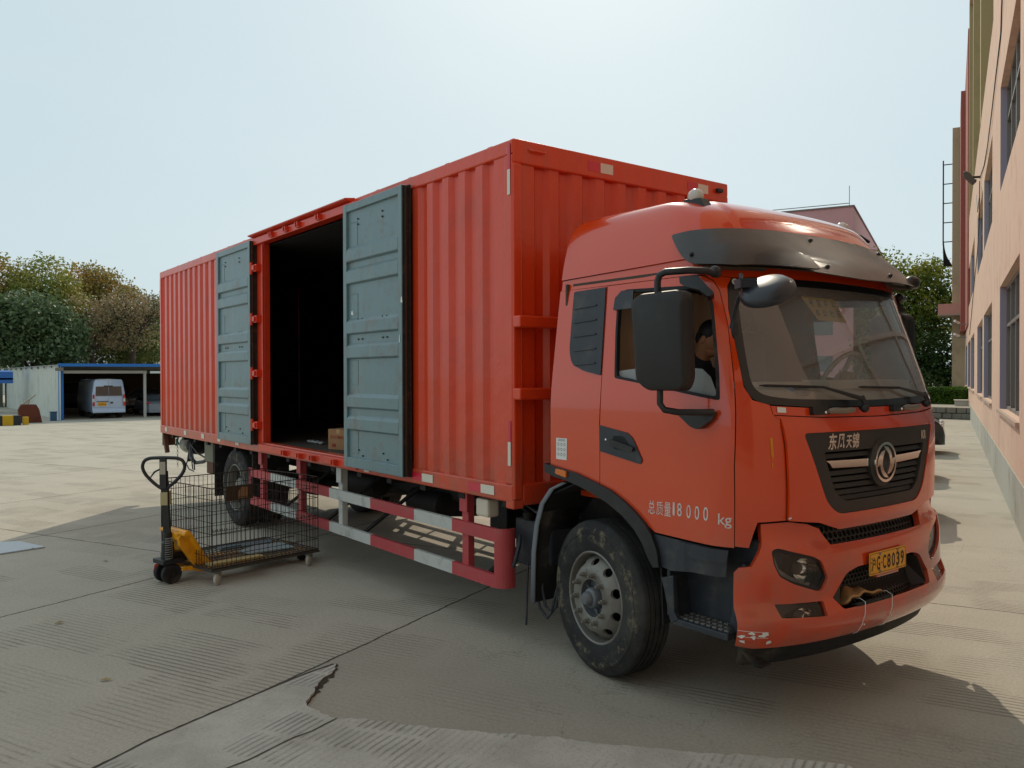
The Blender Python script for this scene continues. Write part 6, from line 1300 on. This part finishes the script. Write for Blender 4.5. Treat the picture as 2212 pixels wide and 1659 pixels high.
def tree(label, base, blobs, lm, n, ls, seed, trunk=.16, sparse=.82, twigs=0, fork=.32):
    """blobs: ellipsoids (x,y,z,rx,ry,rz) relative to base"""
    rr = np.random.RandomState(seed); t = thing('tree', label, 'tree', base, 0, 'trees round the yard')
    H = max(c[2]+c[5] for c in blobs); b = MB(); R = random.Random(seed)
    fk = (R.uniform(-.2, .2), R.uniform(-.2, .2), H*fork); b.tube([(0, 0, 0), (fk[0]*.4, fk[1]*.4, fk[2]*.5), fk], [trunk, trunk*.85, trunk*.75], 8)
    for c in blobs:
        e = Vector(c[:3]); f = Vector(fk); m1 = f.lerp(e, .5)+Vector((R.uniform(-.3, .3), R.uniform(-.3, .3), R.uniform(-.2, .3)))
        b.tube([f, m1, e], [trunk*.55, trunk*.35, trunk*.15], 6)
        for k in range(5+twigs):
            d = Vector((R.gauss(0, 1), R.gauss(0, 1), R.gauss(.3, 1))).normalized(); q = Vector((e.x+d.x*c[3]*.9, e.y+d.y*c[4]*.9, e.z+d.z*c[5]*.9)); s0 = f.lerp(e, R.uniform(.4, 1)); b.tube([s0, s0.lerp(q, .5)+Vector((R.uniform(-.2, .2), 0, R.uniform(-.1, .2))), q], [trunk*.2, trunk*.12, trunk*.05], 4)
    b.build('trunk', bark, t, smooth=60)
    vol = [c[3]*c[4]*c[5] for c in blobs]; V = []; F = []
    for c, v in zip(blobs, vol):
        k = int(n*v**.75/sum(x**.75 for x in vol)); ncl = max(8, k//26); 
        for _ in range(ncl):
            d = rr.normal(size=3); d /= np.linalg.norm(d); rad = rr.uniform(.45, 1.04)**.6; cc = np.array([c[0]+d[0]*c[3]*rad, c[1]+d[1]*c[4]*rad, c[2]+d[2]*c[5]*rad]); cs = rr.uniform(.24, .58)*(c[3]+c[5])*.22+.15
            if rr.rand() > sparse: continue
            for _ in range(26):
                p = cc+np.clip(rr.normal(size=3), -1.7, 1.7)*cs*np.array([1, 1, .7]); a = rr.normal(size=3)*.8+d*.3+np.array([0, 0, .5]); a /= np.linalg.norm(a); u = np.cross(a, rr.normal(size=3)); u /= np.linalg.norm(u)+1e-9; w_ = np.cross(a, u); s = ls*rr.uniform(.6, 1.3); o = len(V)
                V += [tuple(p-u*s), tuple(p-w_*s*.55), tuple(p+u*s), tuple(p+w_*s*.55)]; F.append((o, o+1, o+2, o+3))
    me = bpy.data.meshes.new('crown'); me.from_pydata(V, [], F); me.materials.append(lm); o = bpy.data.objects.new('crown', me); COL.objects.link(o); o.parent = t
    return t
camphor = leaf_mat('leaf_camphor', '858f40', '667638', 'a39c4a'); brown = leaf_mat('leaf_bronze', '988446', '7a7e3a', 'ac8844'); dark = leaf_mat('leaf_dark', '54684a', '6a7e54', '5e7048', .3); dry = leaf_mat('leaf_dry', 'a88e72', '90805f', '88825a', .4); mid = leaf_mat('leaf_mid', '66784a', '546a3c', '868e4a')
tree('tall olive green tree with a domed crown, left of the bronze one', (-68, 4.3, 0), [(0, .4, 9.3, 2.0, 2.0, 1.9), (0, -1.1, 8.2, 1.9, 1.6, 1.7), (.3, 1.6, 7.8, 2, 1.6, 1.8), (.5, 0, 6.6, 2.3, 2.6, 1.8)], camphor, 16000, .13, 11)
tree('bronze brown tree cut by the left edge of the picture', (-69, .4, 0), [(0, .6, 9.6, 2.0, 1.7, 1.7), (0, -.8, 8.6, 2, 2, 2), (.3, .4, 7.2, 2.2, 2.2, 1.8)], brown, 12000, .13, 12)
tree('wide bronze green tree, tallest right of the olive one', (-72, 8.6, 0), [(0, -.6, 9.7, 2, 1.9, 1.6), (0, 1.1, 9.4, 2, 1.8, 1.5), (0, 2.7, 8.2, 2, 1.6, 1.6), (0, .4, 7.5, 2.6, 3.0, 2.0)], brown, 16000, .13, 13)
tree('dark glossy leaved tree, lowest and nearest behind the carport side wall', (-63, 3.2, 0), [(0, 0, 6.2, 2.2, 2.4, 1.8), (0, -1.9, 5.4, 2, 1.6, 2.1), (0, 1.8, 4.9, 2, 1.7, 1.7), (.5, .2, 4.2, 2, 3.0, 1.3), (0, -3.4, 5.8, 2, 1.8, 2.2)], dark, 20000, .17, 14)
tree('half bare brown tree with a forked trunk over the carport', (-64.5, 7.6, 0), [(0, -.6, 6.9, 1.7, 1.5, 1.4), (0, .8, 6.0, 1.7, 1.5, 1.5), (0, -1.4, 5.2, 1.4, 1.2, 1.2), (0, 1.9, 7.0, 1.6, 1.2, 1.1)], dry, 6500, .10, 15, trunk=.22, sparse=.55, twigs=14, fork=.45)
tree('half bare brown tree with a leaning pale trunk, right of the forked one', (-64, 10.2, 0), [(0, -.6, 7.3, 1.7, 1.6, 1.4), (0, .9, 6.2, 1.7, 1.6, 1.6), (0, 1.9, 7.6, 1.6, 1.5, 1.1), (0, -.9, 5.0, 1.5, 1.3, 1.2)], dry, 7500, .10, 16, trunk=.22, sparse=.6, twigs=14, fork=.5)
tree('olive tree just showing beside the rear of the cargo box', (-71, 12.9, 0), [(0, -.8, 7.3, 2, 1.9, 1.6), (0, 1.2, 7.0, 2, 1.9, 1.8), (0, .2, 5.2, 2.2, 2.6, 2.0), (0, 3.6, 6, 2.2, 2.2, 2.6)], mid, 13000, .13, 17)
tree('green understorey tree behind the forked brown one', (-68, 8.2, 0), [(0, -1.6, 4.6, 2, 1.9, 1.6), (0, 1.2, 4.4, 2, 2.1, 1.5), (0, 3.6, 4.6, 2, 2.0, 1.6)], mid, 11000, .13, 18)
tree('bushy dark green tree filling the gap behind the carport roof', (-74, 4.6, 0), [(0, -3, 4.4, 2, 2.4, 2.2), (0, .6, 4.6, 2, 2.4, 2.0), (0, 8, 5.2, 2, 2.6, 2.4)], mid, 9000, .15, 19)
tree('large sunlit green tree standing right of the truck cab', (-28.16, 54.95, 0), [(0.0, -0.28, 8.93, 2.27, 2.41, 2.13), (1.99, 0.85, 7.79, 2.13, 2.13, 2.13), (-2.27, -0.57, 8.22, 2.13, 2.13, 1.85), (0.57, 0.0, 6.23, 3.27, 2.84, 2.41), (3.41, 1.42, 6.23, 1.7, 1.85, 2.13), (2.56, 1.28, 9.07, 1.56, 1.56, 1.42)], leaf_mat('leaf_sunny', '7c8e34', '566c2c', '9c9c40'), 22000, .14, 21, trunk=.2)
tree('dark broad leaved tree below the sunlit one, above the hedge', (-25.74, 54.09, 0), [(0.0, 0.0, 3.96, 2.13, 1.99, 2.13), (-2.27, -0.85, 3.39, 2.13, 1.99, 1.99), (1.85, 0.85, 3.11, 1.7, 1.85, 1.99), (0.0, 0.0, 1.83, 2.84, 2.13, 1.28)], leaf_mat('leaf_deep', '4c6434', '36502c', '5c6e3a', .25), 17000, .14, 22, trunk=.12)
# clipped hedge
rr = np.random.RandomState(5); V = []; F = []
for _ in range(9000):
    x, y, z = rr.uniform(-20, -12.6), rr.uniform(38.6, 40.2), rr.uniform(.5, 1.32); f_ = rr.rand()
    if f_ < .5: y = 38.6
    elif f_ < .85: z = 1.32
    p = np.array([x, y, z])+rr.normal(size=3)*.05; a = rr.normal(size=3); a /= np.linalg.norm(a); u = np.cross(a, rr.normal(size=3)); u /= np.linalg.norm(u); w_ = np.cross(a, u); s = .06; o = len(V)
    V += [tuple(p-u*s), tuple(p-w_*s*.6), tuple(p+u*s), tuple(p+w_*s*.6)]; F.append((o, o+1, o+2, o+3))
me = bpy.data.meshes.new('foliage'); me.from_pydata(V, [], F); me.materials.append(leaf_mat('leaf_hedge', '4a6a1c', '34501a', '5c7a22')); hg = thing('hedge', 'low clipped green hedge under the right hand trees', 'hedge'); o = bpy.data.objects.new('foliage', me); COL.objects.link(o); o.parent = hg
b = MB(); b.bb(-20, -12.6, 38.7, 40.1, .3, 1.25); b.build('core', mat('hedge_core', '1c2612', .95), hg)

# fallen leaves
for (x, y, lb_) in ((-1.95, -3.87, 'dry leaf on the concrete in the lower left foreground'), (-5.9, -3.1, 'dry leaf in the shade left of the pallet truck'), (-3.6, -3.9, 'curled leaf on the slab joint at the left')):
    b = MB(); a = random.uniform(0, 3); b.add([(x+.05*cos(a), y+.05*sin(a), .012), (x+.018*cos(a+1.5), y+.018*sin(a+1.5), .02), (x-.05*cos(a), y-.05*sin(a), .008), (x-.018*cos(a+1.5), y-.018*sin(a+1.5), .018)], [(0, 1, 2, 3)]); tag(b.build('fallen_leaf', mat('dry_leaf', 'a08c60', .9)), lb_, 'leaf', 'fallen leaves')

# ------------------------------------------------------------------ every repeated piece a part of its own
def split(o):
    me = o.data; n = len(me.vertices); par = list(range(n))
    def find(i):
        while par[i] != i: par[i] = par[par[i]]; i = par[i]
        return i
    for e in me.edges: a, c = find(e.vertices[0]), find(e.vertices[1]); par[a] = c
    comp = {}
    for i in range(n): comp.setdefault(find(i), []).append(i)
    G = [[np.min([me.vertices[i].co for i in v], axis=0)-.004, np.max([me.vertices[i].co for i in v], axis=0)+.004, set(v)] for v in comp.values()]
    ch_ = True
    while ch_:
        ch_ = False
        for i in range(len(G)):
            for k in range(i+1, len(G)):
                if np.all(G[i][0] <= G[k][1]) and np.all(G[k][0] <= G[i][1]):
                    G[i] = [np.minimum(G[i][0], G[k][0]), np.maximum(G[i][1], G[k][1]), G[i][2] | G[k][2]]; G.pop(k); ch_ = True; break
            if ch_: break
    if len(G) < 2: return
    import bmesh
    for k, g in enumerate(G):
        bm = bmesh.new(); bm.from_mesh(me); bm.verts.ensure_lookup_table(); bmesh.ops.delete(bm, geom=[v for v in bm.verts if v.index not in g[2]], context='VERTS')
        m2 = bpy.data.meshes.new(o.name.split('.')[0]); bm.to_mesh(m2); bm.free()
        for q in me.materials: m2.materials.append(q)
        c = o.copy(); c.data = m2; COL.objects.link(c); c.parent = o.parent
    for chd in list(o.children): chd.parent = None
    bpy.data.objects.remove(o)
SPL = ('latch_keeper', 'reflective_strip', 'wheel_nut', 'mudflap', 'air_tank', 'visor_bolt', 'plate_screw', 'mirror_mount', 'battery_box', 'bolt', 'torn_sticker', 'rear_door', 'label', 'eyes', 'mirror_arm', 'valve_block', 'step_tread')
for o in [q for q in bpy.data.objects if q.type == 'MESH' and q.name.split('.')[0] in SPL and not q.children]: split(o)
